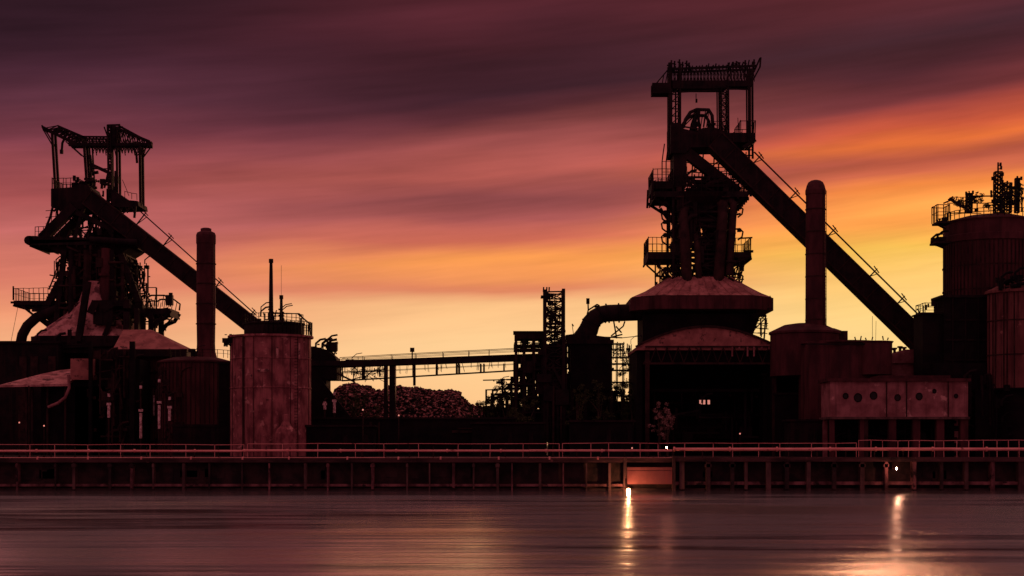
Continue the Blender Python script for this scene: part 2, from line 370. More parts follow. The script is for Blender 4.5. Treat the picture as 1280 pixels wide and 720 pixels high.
# main lower gallery (two wings) and its brackets
platform(bf, X(807), X(842), Y-6, Y+6, 319, 1.5, h=3.1, sp=.95)
platform(bf, X(903), X(934), Y-6, Y+6, 319, 1.2, h=3.0, sp=1.1)
m = MB()
for yy in (Y-5.5, Y+5.5):
    m.bar((X(811),yy,Z(328)), (X(838),yy,Z(352)), .35); m.bar((X(934),yy,Z(324)), (X(910),yy,Z(333)), .6); m.bar((X(928),yy,Z(326)), (X(916),yy,Z(366)), .3)
    m.bar((X(822),yy,Z(328)), (X(822),yy,Z(362)), .3); m.bar((X(822),yy,Z(342)), (X(840),yy,Z(342)), .3); m.bar((X(822),yy,Z(362)), (X(840),yy,Z(348)), .3)
    m.bar((X(920),yy,Z(328)), (X(920),yy,Z(368)), .28); m.bar((X(906),yy,Z(350)), (X(922),yy,Z(350)), .25); m.bar((X(908),yy,Z(366)), (X(921),yy,Z(352)), .2)
for a_, b_ in ((811,328),(934,324),(822,362),(920,350),(822,342)): m.bar((X(a_),Y-5.5,Z(b_)), (X(a_),Y+5.5,Z(b_)), .25)
m.bar((X(822),Y+5.5,Z(342)), (X(920),Y+5.5,Z(350)), .25)
m.bar((X(938),Y-4,Z(317)), (X(926),Y-4,Z(317)), .5); m.bar((X(937),Y-4,Z(300)), (X(920),Y-4,Z(301)), .3)
m.clutter(X(821), X(838), Y-5, Y+5, Z(364), Z(332), 12, 5, (.08,.2)); m.clutter(X(908), X(930), Y-5, Y+5, Z(366), Z(330), 14, 6, (.08,.2))
m.build('bracket', STEEL, bf)
# upper gallery: a bell-shaped collar under it
platform(bf, X(813), X(838), Y-6, Y+6, 232, 1.6, h=2.6, sp=1.0)
platform(bf, X(815), X(930), Y-6.5, Y+6.5, 245, 1.2, h=2.4, sp=1.2)
m = MB()
m.lathe([(5.8, Z(272)), (6.4, Z(262)), (8.2, Z(252)), (8.9, Z(246))], (X(874), Y), 8, smooth=False, a0=R(22.5))
for q, x0, x1 in ((256, 812, 840), (250, 935, 912), (262, 828, 840)):
    for yy in (Y-5, Y+5): m.bar((X(x0),yy,Z(q-6)), (X(x1),yy,Z(q+12)), .55)
m.bar((X(813),Y-6,Z(232)), (X(812),Y-6,Z(255)), .45); m.bar((X(813),Y+6,Z(232)), (X(812),Y+6,Z(255)), .45)
m.bar((X(935),Y-5,Z(226)), (X(934),Y-5,Z(250)), .5); m.path([(X(932),Y-5,Z(205)), (X(936),Y-5,Z(222)), (X(934),Y-5,Z(240)), (X(925),Y-5,Z(252)), (X(914),Y-5,Z(262))], .3, 6)
for k in range(9): m.box((X(930-k*2.4), Y-5.6, Z(254+k*2.6)), (.5,.5,.5))
m.build('collar', STEEL, bf)
m = MB()                                                # throat steelwork between collar and headframe
m.bb(X(840), X(856), Y-4, Y+4, Z(236), Z(186))
m.bar((X(853),Y-3,Z(192)), (X(920),Y-3,Z(244)), 2.2, 2.3)
m.bar((X(853),Y+3,Z(212)), (X(900),Y+3,Z(246)), .5)
m.bar((X(868),Y-4,Z(246)), (X(853),Y-4,Z(222)), .6)
for xx in (866, 879, 893): m.bar((X(xx),Y+4,Z(250)), (X(xx+3),Y+4,Z(184)), .28)
for xx in (905, 912, 921, 928): m.bar((X(xx),Y-2,Z(250)), (X(xx+3),Y-2,Z(192)), .22)
for q in (200, 212, 222, 234): m.bar((X(856),Y+3,Z(q)), (X(932),Y+3,Z(q+3)), .2)
m.clutter(X(858), X(930), Y-2, Y+5, Z(248), Z(205), 60, 31, (.06,.2))
m.clutter(X(850), X(905), Y-5, Y-3, Z(248), Z(225), 26, 32, (.15,.4))
m.build('throat_frame', STEEL, bf)
m = MB()                                                # whip bars at the left
for x0, x1 in ((826,828), (831,835)): m.path([(X(x0),Y-3,Z(232)), (X(x0),Y-3,Z(205)), (X(x0+1.5),Y-3,Z(193)), (X(x1+1),Y-3,Z(183))], .13, 5)
m.bar((X(826),Y-3,Z(205)), (X(840),Y-3,Z(205)), .1); m.bar((X(826),Y-3,Z(218)), (X(840),Y-3,Z(218)), .1)
m.build('vent_pipe', STEEL, bf)
# charging floor
m = MB()
m.prism([(X(836),Z(196)), (X(836),Z(160)), (X(846),Z(158)), (X(852),Z(166)), (X(868),Z(170)), (X(886),Z(163)), (X(900),Z(168)), (X(918),Z(176)), (X(905),Z(188)), (X(860),Z(189)), (X(854),Z(196))], Y-4.5, Y+4.5)
m.bb(X(900), X(940), Y-5, Y+5, Z(183), Z(171.5)); m.bar((X(940),Y-4.8,Z(180)), (X(925),Y-4.8,Z(190)), .8)
for k in range(8): m.bar((X(868+k*9), Y-5.1, Z(171)), (X(868+k*9), Y-5.1, Z(183)), .25)
m.clutter(X(840), X(892), Y-4, Y+4, Z(170), Z(158), 26, 77, (.12,.35))
fl = m.build('charging_floor', STEEL, bf)
r = MB(); r.rrail(X(922), X(940), Y-4.8, Y+4.8, Z(171.5), h=2.6, sp=1.5, t=.13, mid=False); r.rrail(X(888), X(906), Y-4.8, Y+4.8, Z(168), h=1.8, sp=1.2, t=.11); r.bar((X(920),Y-4,Z(171)), (X(919),Y-4,Z(152)), .12)
r.build('railing', STEEL, fl)
m = MB()                                                # arched sheave guard
for yy in (Y-3, Y+3):
    m.path([(X(852),yy,Z(163)), (X(855),yy,Z(153)), (X(861),yy,Z(144)), (X(869),yy,Z(140.5)), (X(884),yy,Z(141)), (X(888),yy,Z(148)), (X(889),yy,Z(164))], .38, 8)
    m.path([(X(864),yy,Z(166)), (X(867),yy,Z(152)), (X(871),yy,Z(141))], .33, 8); m.path([(X(873),yy,Z(166)), (X(871),yy,Z(152)), (X(872),yy,Z(141))], .3, 8)
    m.bar((X(853),yy,Z(158)), (X(868),yy,Z(143)), .25); m.bar((X(880),yy,Z(141)), (X(877),yy,Z(162)), .2); m.bar((X(884),yy,Z(141)), (X(881),yy,Z(162)), .2)
for q in (884, 869): m.bar((X(q),Y-3,Z(141)), (X(q),Y+3,Z(141)), .3)
m.build('sheave_guard', STEEL, bf)
m = MB()                                                # headframe posts
m.bb(X(834.5), X(839.5), Y-1.9, Y-1.2, Z(196), Z(82)); m.bb(X(835), X(840), Y+1.2, Y+1.9, Z(196), Z(82))
m.bb(X(848), X(850.5), Y-1.8, Y-1.5, Z(168), Z(82)); m.bb(X(848), X(850.5), Y+1.4, Y+1.7, Z(168), Z(82))
for k in range(7): z0, z1 = Z(165-k*9), Z(165-(k+1)*9); m.bar((X(839),Y-1.6,z0), (X(849),Y-1.6,z1), .2); m.bar((X(839),Y-1.6,z0), (X(849),Y-1.6,z0), .2); m.bar((X(844),Y-1.6,z0), (X(844),Y-1.6,z1), .15)
m.bb(X(843), X(845), Y-1.0, Y-.8, Z(168), Z(106))
m.lattice((X(905),Y-1.6,Z(170)), (X(904.5),Y-1.6,Z(112)), 1.55, 8, .2); m.lattice((X(905),Y+1.6,Z(170)), (X(904.5),Y+1.6,Z(112)), 1.55, 8, .18, ph=1)
m.bar((X(895.5),Y-1.6,Z(170)), (X(895),Y-1.6,Z(112)), .26)
for x0 in (936, 940.5):
    m.bar((X(x0-1),Y-1.6,Z(200)), (X(x0-1.5),Y-1.6,Z(90)), .42); m.bar((X(x0-1),Y+1.6,Z(182)), (X(x0-1.5),Y+1.6,Z(90)), .3)
for q in (182, 189, 196): m.bar((X(925),Y-1.6,Z(q)), (X(940),Y-1.6,Z(q)), .25)
m.bar((X(916),Y-1.6,Z(184)), (X(928),Y-1.6,Z(200)), .3); m.bar((X(930),Y-1.6,Z(184)), (X(920),Y-1.6,Z(195)), .3)
m.build('headframe_post', STEEL, bf)
m = MB()                                                # crane beam and the truss rack above it
m.bb(X(814.5), X(838), Y-2, Y+2, Z(119), Z(106)); m.bb(X(838), X(906), Y-1.9, Y+1.9, Z(113), Z(103)); m.bb(X(906), X(938), Y-1.8, Y+1.8, Z(110), Z(103))
m.bar((X(850),Y-1.6,Z(117)), (X(898),Y-1.6,Z(114.5)), .3); m.bar((X(909),Y-1.6,Z(113)), (X(933),Y-1.6,Z(114)), .25); m.bar((X(814),Y-1.6,Z(110)), (X(814),Y-1.6,Z(121)), .3)
m.bar((X(869),Y-1.6,Z(119)), (X(869),Y-1.6,Z(130)), .16); m.box((X(869.5),Y-1.6,Z(128)), (.4,.3,.8))
bm_ = m.build('crane_beam', STEEL, bf)
m = MB(); g = random.Random(4)
m.bar((X(836),Y-1.6,Z(88.5)), (X(944),Y-1.6,Z(84.5)), .45); m.bar((X(836),Y+1.6,Z(88.5)), (X(944),Y+1.6,Z(84.5)), .4)
for k in range(25):
    x0 = 838+k*4.15; top = 88-k*.16
    for yy in (Y-1.6, Y+1.6):
        m.bar((X(x0),yy,Z(104)), (X(x0+2.1),yy,Z(top)), .14); m.bar((X(x0+4.1),yy,Z(104)), (X(x0+2.1),yy,Z(top)), .14)
        m.bar((X(x0+1),yy,Z(96)), (X(x0+3.5),yy,Z(95.5)), .12)
    hh = g.choice((1.5,2,3,3.5,5)) if k < 17 else g.uniform(4,9)
    m.bar((X(x0+1),Y-1.6+g.uniform(0,3),Z(top+1)), (X(x0+2.2+g.uniform(-.6,1.2)),Y-1.2,Z(top-hh)), .22)
for x0, q in ((835,80), (838,77), (842,78), (848,76), (852,79), (857,77.5), (860,80), (862,86), (909,80), (915,79), (919,78), (930,77), (941,76)):
    m.bar((X(x0),Y-1.2,Z(92)), (X(x0+.6),Y-1.2,Z(q)), .34); m.bar((X(x0-2),Y-1.2,Z(q+3)), (X(x0+2.2),Y-1.2,Z(q+4.5)), .24)
m.bar((X(906),Y-1.6,Z(104)), (X(920),Y-1.6,Z(79)), .3); m.bar((X(934),Y-1.6,Z(103)), (X(921),Y-1.6,Z(80)), .3)
m.bar((X(940),Y-1.6,Z(102)), (X(948.5),Y-1.6,Z(86)), .32); m.bar((X(948.5),Y-1.6,Z(86)), (X(949.5),Y-1.6,Z(74)), .34); m.bar((X(941),Y-1.6,Z(92)), (X(948.5),Y-1.6,Z(75)), .34)
m.bar((X(820),Y-1.6,Z(106)), (X(836),Y-1.6,Z(87)), .26); m.bar((X(827),Y-1.6,Z(106)), (X(829),Y-1.6,Z(95)), .2); m.bar((X(831),Y-1.6,Z(106)), (X(834),Y-1.6,Z(90)), .2)
m.build('truss_rack', STEEL, bm_)
# gas hood: faceted dusty roof round the tower foot, fascia, undercut
def octo(x0, x1, y0, y1, z, c):                        # rectangle with cut corners
    return [(x0+c,y0,z), (x1-c,y0,z), (x1,y0+c,z), (x1,y1-c,z), (x1-c,y1,z), (x0+c,y1,z), (x0,y1-c,z), (x0,y0+c,z)]
def loft(m, rings, cap=True):
    for a_, b_ in zip(rings, rings[1:]):
        n = len(a_); m.add(list(a_)+list(b_), [(j, (j+1)%n, n+(j+1)%n, n+j) for j in range(n)])
    if cap: m.add(rings[0], [tuple(range(len(rings[0])))[::-1]]); m.add(rings[-1], [tuple(range(len(rings[-1])))])
    return m
m = MB(); hood_y0, hood_y1 = Y-13, Y+13
loft(m, [octo(X(786), X(957), hood_y0, hood_y1, Z(376), 4.6), octo(X(803), X(941), Y-10, Y+10, Z(368), 3.6), octo(X(832), X(911), Y-6.7, Y+6.7, Z(350), 2.4)])
for k in range(12):                                    # standing seams
    x0 = X(800+k*13); x1 = X(838+k*6.2); m.bar((x0, hood_y0+.05, Z(376)+.1), (x0+(x1-x0)*.28, Y-10.05, Z(368)+.1), .1)
    m.bar((x0+(x1-x0)*.28, Y-10.05, Z(368)+.1), (x1, Y-6.75, Z(350)+.1), .1)
hd = m.build('hood_roof', DUST2, bf)
m = MB(); loft(m, [octo(X(784.5), X(958.5), hood_y0-.5, hood_y1+.5, Z(396)+.6, 4.8), octo(X(784.5), X(958.5), hood_y0-.5, hood_y1+.5, Z(377), 4.8)])
for k in range(15): x0 = X(796+k*11); m.bb(x0-.1, x0+.1, hood_y0-.62, hood_y0-.4, Z(396)+.6, Z(377))
m.build('hood_fascia', RUSTD, bf)
m = MB(); loft(m, [octo(X(800), X(928), Y-10, Y+10, Z(440), 3), octo(X(800), X(944), Y-10.5, Y+10.5, Z(397), 3)])
m.build('hood_skirt', SOOT, bf)
m = MB(); m.clutter(X(925), X(952), Y-11, Y-6, Z(425), Z(398), 22, 3, (.07,.16)); m.bar((X(948),Y-10,Z(398)), (X(946),Y-10,Z(428)), .3); m.bar((X(930),Y-10,Z(420)), (X(948),Y-10,Z(402)), .25)
for k in range(4): m.bar((X(930),Y-10,Z(402+k*6)), (X(950),Y-10,Z(403+k*6)), .16)
m.bar((X(930),Y-10,Z(399)), (X(948),Y-10,Z(399)), .3); m.build('side_bracket', STEEL, bf)

# ================================================================= skip hoist incline of the tall furnace
def incline(name, label, v, top, bottom, depth, wid, rail_a, rail_b, marks, foot):
    """a plated box girder from the furnace top down to the ore bins, with its rope rail and brackets"""
    X, Z, Y = v.x, v.z, v.Y
    a, b = Vector((X(top[0]), Y, Z(top[1]))), Vector((X(bottom[0]), Y, Z(bottom[1])))
    t = thing(name, label, 'skip bridge', (b.x, Y, b.z), 'inclined skip bridges')
    d = (b-a).normalized(); nrm = Vector((-d.z, 0, d.x)); nrm = nrm if nrm.z > 0 else -nrm
    m = MB(); m.bar(a, b, wid, depth)
    m.build('girder', STEEL, t)
    m = MB(); L = (b-a).length; n = int(L/4)
    for s_ in (-1, 1):
        for k in range(n+1):
            e = a+d*(L*k/n)+Vector((0, s_*(wid/2+.06), 0)); m.bar(e-nrm*depth/2, e+nrm*depth/2, .22, .14)
        for o in (-.46, .46): e = Vector((0, s_*(wid/2+.1), 0)); m.bar(a+nrm*depth*o+e, b+nrm*depth*o+e, .2, .3)
    m.build('stiffener', STEEL2, t)
    m = MB()
    for s_ in (-1,):
        ra, rb = Vector((X(rail_a[0]), Y+s_*wid*.42, Z(rail_a[1]))), Vector((X(rail_b[0]), Y+s_*wid*.42, Z(rail_b[1])))
        m.bar(ra, rb, .28)
        for q in marks:
            e = ra.lerp(rb, q); f = e-nrm*1.0
            f = a+d*((e-a).dot(d))+nrm*depth/2+Vector((0,s_*wid*.42,0))
            m.bar(e, f, .26); m.bar(e+d*.8, f, .16)
            m.bar(e-d*.9+nrm*.7, e+d*.9+nrm*.4, .2); m.bar(e, e+nrm*.8, .2)
    m.build('rope_rail', STEEL, t)
    return t
incline('skip_bridge', 'long dark inclined girder running down from the taller furnace behind the domed chimney', V(341), (893, 177), (1176, 453), 4.25, 4.6,
        (941, 192), (1155, 404), (.03, .24, .46, .70, .86, .95), None)
# ================================================================= gas duct from the hood to the dust catcher
v = V(346); X, Z, Y = v.x, v.z, v.Y
du = thing('gas_duct', 'thick sooty duct bending down from the hood of the taller furnace', 'duct', (X(735), Y, Z(420)))
m = MB(); r = 10.5*v.k
pts = [(X(800),Y-4,Z(392))]+[(X(q),Y-4,Z(w_)) for q, w_ in ((772,393), (758,393.5), (750,395), (743,399), (738,405), (735,413), (731,421), (726,428))]
m.path(pts, [r, r, r, r*1.02, r*1.05, r*1.1, r*1.15, r*1.25, r*1.3], 18)
for i in (1, 2, 3, 5, 6): p_, q_ = Vector(pts[i]), Vector(pts[i+1]); dd = (q_-p_).normalized(); m.tube(p_-dd*.12, p_+dd*.12, r*1.17, 18)
m.build('pipe', STEEL, du)
m = MB(); m.bar((X(748),Y-4,Z(384)), (X(742),Y-4,Z(386)), .3)
m.path([(X(731),Y-5,Z(424)), (X(731.5),Y-5,Z(400)), (X(734),Y-5,Z(390)), (X(745),Y-5,Z(383))], .18, 5)
m.bar((X(734),Y-5,Z(390)), (X(733.5),Y-5,Z(378)), .3); m.box((X(733.5),Y-5,Z(379)), (.7,.5,1.2)); m.bar((X(716),Y-5,Z(422)), (X(714),Y-5,Z(407)), .13); m.bar((X(714),Y-5,Z(407)), (X(716),Y-5,Z(410)), .2)
for (a_, b_, c_, d_) in ((765,402,769,425), (762,422,777,410), (777,410,779,404), (768,410,775,418), (760,424,776,420)): m.bar((X(a_),Y-5,Z(b_)), (X(c_),Y-5,Z(d_)), .3)
m.bar((X(775),Y-4,Z(424)), (X(812),Y-4,Z(420)), .15); m.bar((X(716),Y-5,Z(422)), (X(776),Y-4.5,Z(424)), .25); m.bar((X(745),Y-5,Z(383)), (X(748),Y-4,Z(384)), .2)
m.build('bracket', STEEL, du)

# ================================================================= cast house with the arched roof
v = V(330); X, Z, Y = v.x, v.z, v.Y
ch = thing('cast_house', 'open-fronted black cast house with shallow arched roof under the taller furnace', 'industrial shed', (X(883), Y, GZ))
def arc(x0, x1, zb, zt, n=14):
    return [(x0+(x1-x0)*i/n, zb+(zt-zb)*math.sin(math.pi*i/n)**.9) for i in range(n+1)]
m = MB(); pr = arc(X(795), X(970), Z(434), Z(409)); pr = [(X(795),Z(438))]+pr+[(X(970),Z(438))]
m.prism(pr, Y-1, Y+24); m.build('roof', DUSTD, ch)
m = MB()                                                 # barge trim along the arch
a_ = arc(X(794), X(971), Z(434), Z(408.5))
for p_, q_ in zip(a_, a_[1:]): m.bar((p_[0],Y-1.2,p_[1]), (q_[0],Y-1.2,q_[1]), .35, .45)
m.build('barge_trim', STEEL2, ch)
m = MB()
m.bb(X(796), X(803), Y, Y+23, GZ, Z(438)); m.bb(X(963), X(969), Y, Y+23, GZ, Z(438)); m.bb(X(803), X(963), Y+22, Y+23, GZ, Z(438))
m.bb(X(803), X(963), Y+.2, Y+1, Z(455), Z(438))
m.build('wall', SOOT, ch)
for px_ in (808.5, 966.5):
    m = MB(); m.bb(X(px_-2.6), X(px_+2.6), Y-1.6, Y-.8, GZ, Z(440)); m.bb(X(px_-3.2), X(px_+3.2), Y-1.7, Y-.7, Z(455), Z(451))
    m.build('portal_column', STEEL2, ch)
m = MB(); m.bb(X(803), X(972), Y-1.55, Y-1.25, Z(456), Z(453.5)); m.bb(X(806), X(1000), Y-1.5, Y-1.25, Z(435), Z(432.8))
for k in range(11): m.bar((X(812+k*14),Y-1.3,Z(454)), (X(819+k*14),Y-1.3,Z(435)), .16); m.bar((X(819+k*14),Y-1.3,Z(435)), (X(826+k*14),Y-1.3,Z(454)), .16)
m.build('portal_beam', STEEL2, ch)
m = MB()                                                 # inside: gantry crane girder, runners, ladle stands
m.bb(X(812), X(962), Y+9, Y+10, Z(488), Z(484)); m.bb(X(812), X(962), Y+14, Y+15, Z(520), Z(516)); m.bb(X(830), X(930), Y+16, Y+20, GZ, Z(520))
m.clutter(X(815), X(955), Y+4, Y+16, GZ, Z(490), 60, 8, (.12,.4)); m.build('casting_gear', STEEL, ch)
for q in (880.5, 885, 891): m = MB(); m.bb(X(q), X(q+3), Y+8.7, Y+8.9, Z(504), Z(498.5)); m.build('window', LAMPS, ch)
for q in (914, 941, 923, 933, 951, 960):
    m = MB(); m.tube((X(q),Y-1.6,Z(434)), (X(q),Y-1.6,Z(437 if q > 942 or q < 925 and q != 914 else 446)), .2, 6); m.build('insulator', BRICK, ch)

# ================================================================= domed chimney and its drum
v = V(326); X, Z, Y = v.x, v.z, v.Y
chm = thing('chimney', 'thick round-topped steel chimney crossing in front of the long inclined girder', 'chimney', (X(1020), Y, Z(432)), 'chimneys')
m = MB(); r = 12.3*v.k
m.lathe([(r*1.06, Z(420)), (r*1.03, Z(395)), (r, Z(300)), (r*.98, Z(244)), (r*1.04, Z(243)), (r*1.04, Z(238)), (r*.98, Z(236)), (r*.9, Z(232)), (r*.74, Z(228)), (r*.5, Z(226)), (r*.2, Z(225)), (.05, Z(224.8))], (X(1019.5), Y), 28)
m.build('shaft', RUSTD, chm)
m = MB()
for q in (262, 290, 318, 346, 374, 400): m.lathe([(r*1.0, Z(q)-.1), (r*1.06, Z(q)-.1), (r*1.06, Z(q)+.1), (r, Z(q)+.1)], (X(1019.5), Y), 28, cap=False)
m.ladder((X(1029), Y-r*.9, Z(412)), (X(1029), Y-r*.9, Z(240)), .6, .09)
m.build('band', STEEL2, chm)
m = MB(); c_ = (X(1008), Y+2)
m.lathe([(7.0, Z(470)), (7.0, Z(418)), (7.3, Z(417)), (7.3, Z(414.5)), (4.2, Z(405.5)), (2.0, Z(403.5))], c_, 28, smooth=False)
m.build('drum', RUSTD, chm)
m = MB(); m.lathe([(4.6, Z(440)), (4.6, Z(415)), (4.8, Z(414)), (2.5, Z(409))], (X(1033), Y+4), 24, smooth=False); m.bb(X(1040), X(1061), Y+1, Y+7, Z(430), Z(413)); m.build('side_drum', STEEL2, chm)

v = V(318); X, Z, Y = v.x, v.z, v.Y
tk = thing('gas_washer_tank', 'squat dark red tank with projecting rim right of the domed chimney foot', 'tank', (X(1050), Y, GZ))
m = MB(); m.lathe([(7.3, GZ), (7.3, Z(431)), (7.9, Z(430)), (7.9, Z(428)), (0.05, Z(427))], (X(1051), Y), 36)
m.bb(X(1005), X(1051), Y-6.5, Y+6, GZ, Z(430)); m.build('shell', RUSTD, tk)
m = MB(); m.lathe([(3.4, Z(470)), (3.4, Z(432)), (3.7, Z(429))], (X(1086), Y-5), 20); m.build('corner_vessel', RUSTD, tk)
m = MB()
for k, q in enumerate((1049, 1060, 1066, 1073, 1080, 1094, 1099)): m.bar((X(q),Y-7,Z(428)), (X(q+(-1)**k),Y-7,Z(425-(k % 3))), .2)
m.bar((X(1082),Y-6,Z(428)), (X(1082),Y-6,Z(398)), .07); m.bar((X(1086),Y-6,Z(428)), (X(1086.5),Y-6,Z(404)), .06)
m.bb(X(1000), X(1096), Y-7.4, Y-7.1, Z(434), Z(432)); m.build('rim_fittings', STEEL, tk)

# ================================================================= weathered low building on stub piers
v = V(300); X, Z, Y = v.x, v.z, v.Y
lb = thing('pump_building', 'long low red-rendered building with round portholes raised on stub piers', 'industrial building', (X(1125), Y, GZ))
m = MB(); m.bb(X(1038), X(1210), Y, Y+9, Z(521), Z(477)); m.build('wall', BRICK, lb)
m = MB(); m.bb(X(1034), X(1213), Y-.5, Y+9.5, Z(477)+.01, Z(473)); m.bb(X(1100), X(1190), Y+1, Y+8, Z(473), Z(469)); m.build('roof', RUSTD, lb)
m = MB(); m.bb(X(1036), X(1212), Y-.3, Y+9.3, Z(524), Z(521)-.01); m.build('floor_slab', CONC, lb)
for q in (1057, 1072.5, 1092, 1122, 1149, 1195, 1168):
    small = q in (1195, 1168); o = MB(); rr = (1.8 if small else {1057: 2.6, 1072.5: 4.0, 1092: 3.6, 1122: 3.0, 1149: 3.3}[q])*v.k
    n = 14; cx, cz = X(q), Z({1057: 495, 1072.5: 497, 1092: 494.5, 1122: 497, 1149: 495.5, 1168: 489, 1195: 495}[q])
    o.add([(cx+rr*math.cos(2*math.pi*j/n), Y-.03, cz+rr*1.1*math.sin(2*math.pi*j/n)) for j in range(n)]+[(cx+rr*math.cos(2*math.pi*j/n), Y+.3, cz+rr*1.1*math.sin(2*math.pi*j/n)) for j in range(n)], [tuple(range(n)), tuple(range(n, 2*n))[::-1]]+[(j, n+j, n+(j+1)%n, (j+1)%n) for j in range(n)])
    wd = o.build('porthole', GLASS, lb)
    f = MB(); f.path([(cx+rr*1.15*math.cos(2*math.pi*j/n), Y-.06, cz+rr*1.27*math.sin(2*math.pi*j/n)) for j in range(n+1)], .12, 5); f.build('frame', STEEL, wd)
for q in (1041, 1078, 1083, 1116, 1146, 1176, 1206):
    m = MB(); ww = 2.6 if q < 1100 else 4.8
    m.bb(X(q-ww), X(q+ww), Y+.2, Y+1.6, GZ, Z(524)); m.build('pier', RUSTD if q != 1083 else STEEL2, lb)
    m = MB(); m.bb(X(q-ww), X(q+ww), Y+7, Y+8.4, GZ, Z(524)); m.build('pier', BRICK, lb)
for q in (1108, 1133, 1185): m = MB(); m.tube((X(q),Y-.2,Z(521)), (X(q),Y-.2,Z(477)), .12, 6); m.build('drainpipe', STEEL2, lb)
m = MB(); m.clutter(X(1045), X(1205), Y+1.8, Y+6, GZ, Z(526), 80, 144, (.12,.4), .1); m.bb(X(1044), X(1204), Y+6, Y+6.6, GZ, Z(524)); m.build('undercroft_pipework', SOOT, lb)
v = V(324); X, Z, Y = v.x, v.z, v.Y
gb = thing('gabled_shed', 'dusty hip-roofed shed behind the low building at the foot of the long girder', 'shed', (X(1135), Y, GZ))
m = MB(); m.bb(X(1098), X(1178), Y, Y+12, GZ, Z(452)); m.build('wall', BRICK, gb)
m = MB(); m.prism([(X(1095),Z(454)), (X(1098),Z(449)), (X(1131),Z(437)), (X(1178),Z(437)), (X(1182),Z(454))], Y-.6, Y+12.6); m.build('roof', BRICK, gb)
m = MB()
for q, hh in ((1128,5), (1121,3), (1133,4), (1116,2)): m.tube((X(q),Y+2,Z(442)), (X(q),Y+2,Z(438-hh)), .3, 7); m.box((X(q),Y+2,Z(438-hh)), (.9,.9,.35))
m.build('roof_vent', STEEL2, gb)

# ================================================================= the big gas holder tanks on the right
v = V(318); X, Z, Y = v.x, v.z, v.Y
bt = thing('storage_tank', 'huge dark red tank with weeds and masts on its roof at the right edge', 'tank', (X(1238), Y+4, GZ), 'tall steel tanks')
V2 = V(326); m = MB(); r = 58*V2.k; c_ = (V2.x(1238.5), Y+8)
m.lathe([(r, GZ), (r, Z(300)), (r+.35, Z(299)), (r+.35, Z(291)), (r, Z(290)), (r, Z(273)), (r+.2, Z(272))], c_, 64); m.build('shell', RUSTD, bt)
m = MB(); m.lathe([(r+.3, Z(273)), (r+.3, Z(271.5)), (r-4.2, Z(264)), (.05, Z(262))], c_, 64, smooth=False); m.build('roof', RUSTD, bt)
m = MB()
for i in range(36):
    t = math.pi+math.pi*i/35; m.bar((c_[0]+(r+.08)*math.cos(t), c_[1]+(r+.08)*math.sin(t), Z(298)), (c_[0]+(r+.08)*math.cos(t), c_[1]+(r+.08)*math.sin(t), Z(480)), .22)
for q in (330, 360, 390, 420, 450): m.lathe([(r, Z(q)-.1), (r+.14, Z(q)-.1), (r+.14, Z(q)+.1), (r, Z(q)+.1)], c_, 64, cap=False)
m.build('stiffener', STEEL2, bt)
for q, ln in ((278, 12), (303, 15)):
    m = MB(); m.bb(X(1181-ln), X(1186), Y-2, Y+2.5, Z(q)-.4, Z(q)); m.bar((X(1182-ln),Y,Z(q)-.3), (X(1182),Y,Z(q+8)), .35); m.clutter(X(1182-ln), X(1180), Y-2, Y+2, Z(q+1), Z(q-4), 9, q, (.08,.25))
    o = m.build('side_platform', STEEL, bt)
    if q == 278: rr_ = MB(); rr_.rrail(X(1169), X(1184), Y-2, Y+2.5, Z(q), h=3.3, sp=1.2, t=.15); rr_.build('railing', STEEL, o)
m = MB(); m.crail(c_[0], c_[1], r-.3, Z(270), 26, math.pi*.9, math.pi*2.1, h=1.6, sp=1.4, t=.12)
m.clutter(X(1192), X(1278), Y-1, Y+10, Z(264), Z(240), 26, 44, (.07,.2)); m.bar((X(1183),Y-2,Z(250)), (X(1203),Y-2,Z(262)), .5); m.bar((X(1182),Y-2,Z(252)), (X(1188),Y-2,Z(248)), .4); m.bar((X(1176),Y-2,Z(256)), (X(1190),Y-2,Z(250)), .3)
m.build('rim_railing', STEEL, bt)
v = V(321); X, Z, Y = v.x, v.z, v.Y
for i, (q, top, wd, lab) in enumerate(((1247, 203, 1.3, 'tallest spiked mast on the roof of the huge tank'), (1211, 239, 1.0, 'short stub mast beside shrubs near the left rim of the huge tank roof'), (1258.5, 226, 1.4, 'stout mast just right of the tallest one on the huge tank roof'), (1271, 220, .7, 'cross-armed mast at the right edge of the huge tank roof'))):
    t = thing('roof_mast', lab, 'mast', (X(q), Y, Z(264)), 'masts on the huge tank')
    m = MB(); m.lattice((X(q),Y,Z(266)), (X(q+.6),Y,Z(top+12 if i == 0 else top+3)), wd, 10, .24); m.bar((X(q),Y,Z(240)), (X(q+.7),Y,Z(top)), .28); m.build('pole', STEEL, t)
    m = MB(); g = random.Random(i+50)
    for k in range(12 if i == 0 else 7):
        z = Z(264-(264-top)*(k+1)/13 if i == 0 else 262-(262-top)*(k+1)/8); s_ = g.choice((-1,1)); L = g.uniform(.5,1.3)
        dz = g.uniform(-.2,.7); m.bar((X(q),Y,z), (X(q)+s_*L,Y,z+dz), .2); m.box((X(q)+s_*L,Y,z+dz), (.35,.35,.7))
    m.bar((X(q),Y,Z(264)), (X(q)+.1,Y,Z(top)), .2); m.build('antenna_arm', STEEL, t)
v = V(304); X, Z, Y = v.x, v.z, v.Y
t2 = thing('ribbed_silo', 'rusty ribbed silo in front of the huge tank at the right edge', 'silo', (X(1270), Y+4, GZ), 'tall steel tanks')
V2 = V(308); m = MB(); r = 40*V2.k; c_ = (V2.x(1275.5), Y+4); m.lathe([(r, Z(487)), (r, Z(366)), (r+.5, Z(365)), (r+.5, Z(362)), (r-3, Z(351)), (.05, Z(344))], c_, 48); m.build('shell', RUSTD2, t2)
m = MB()
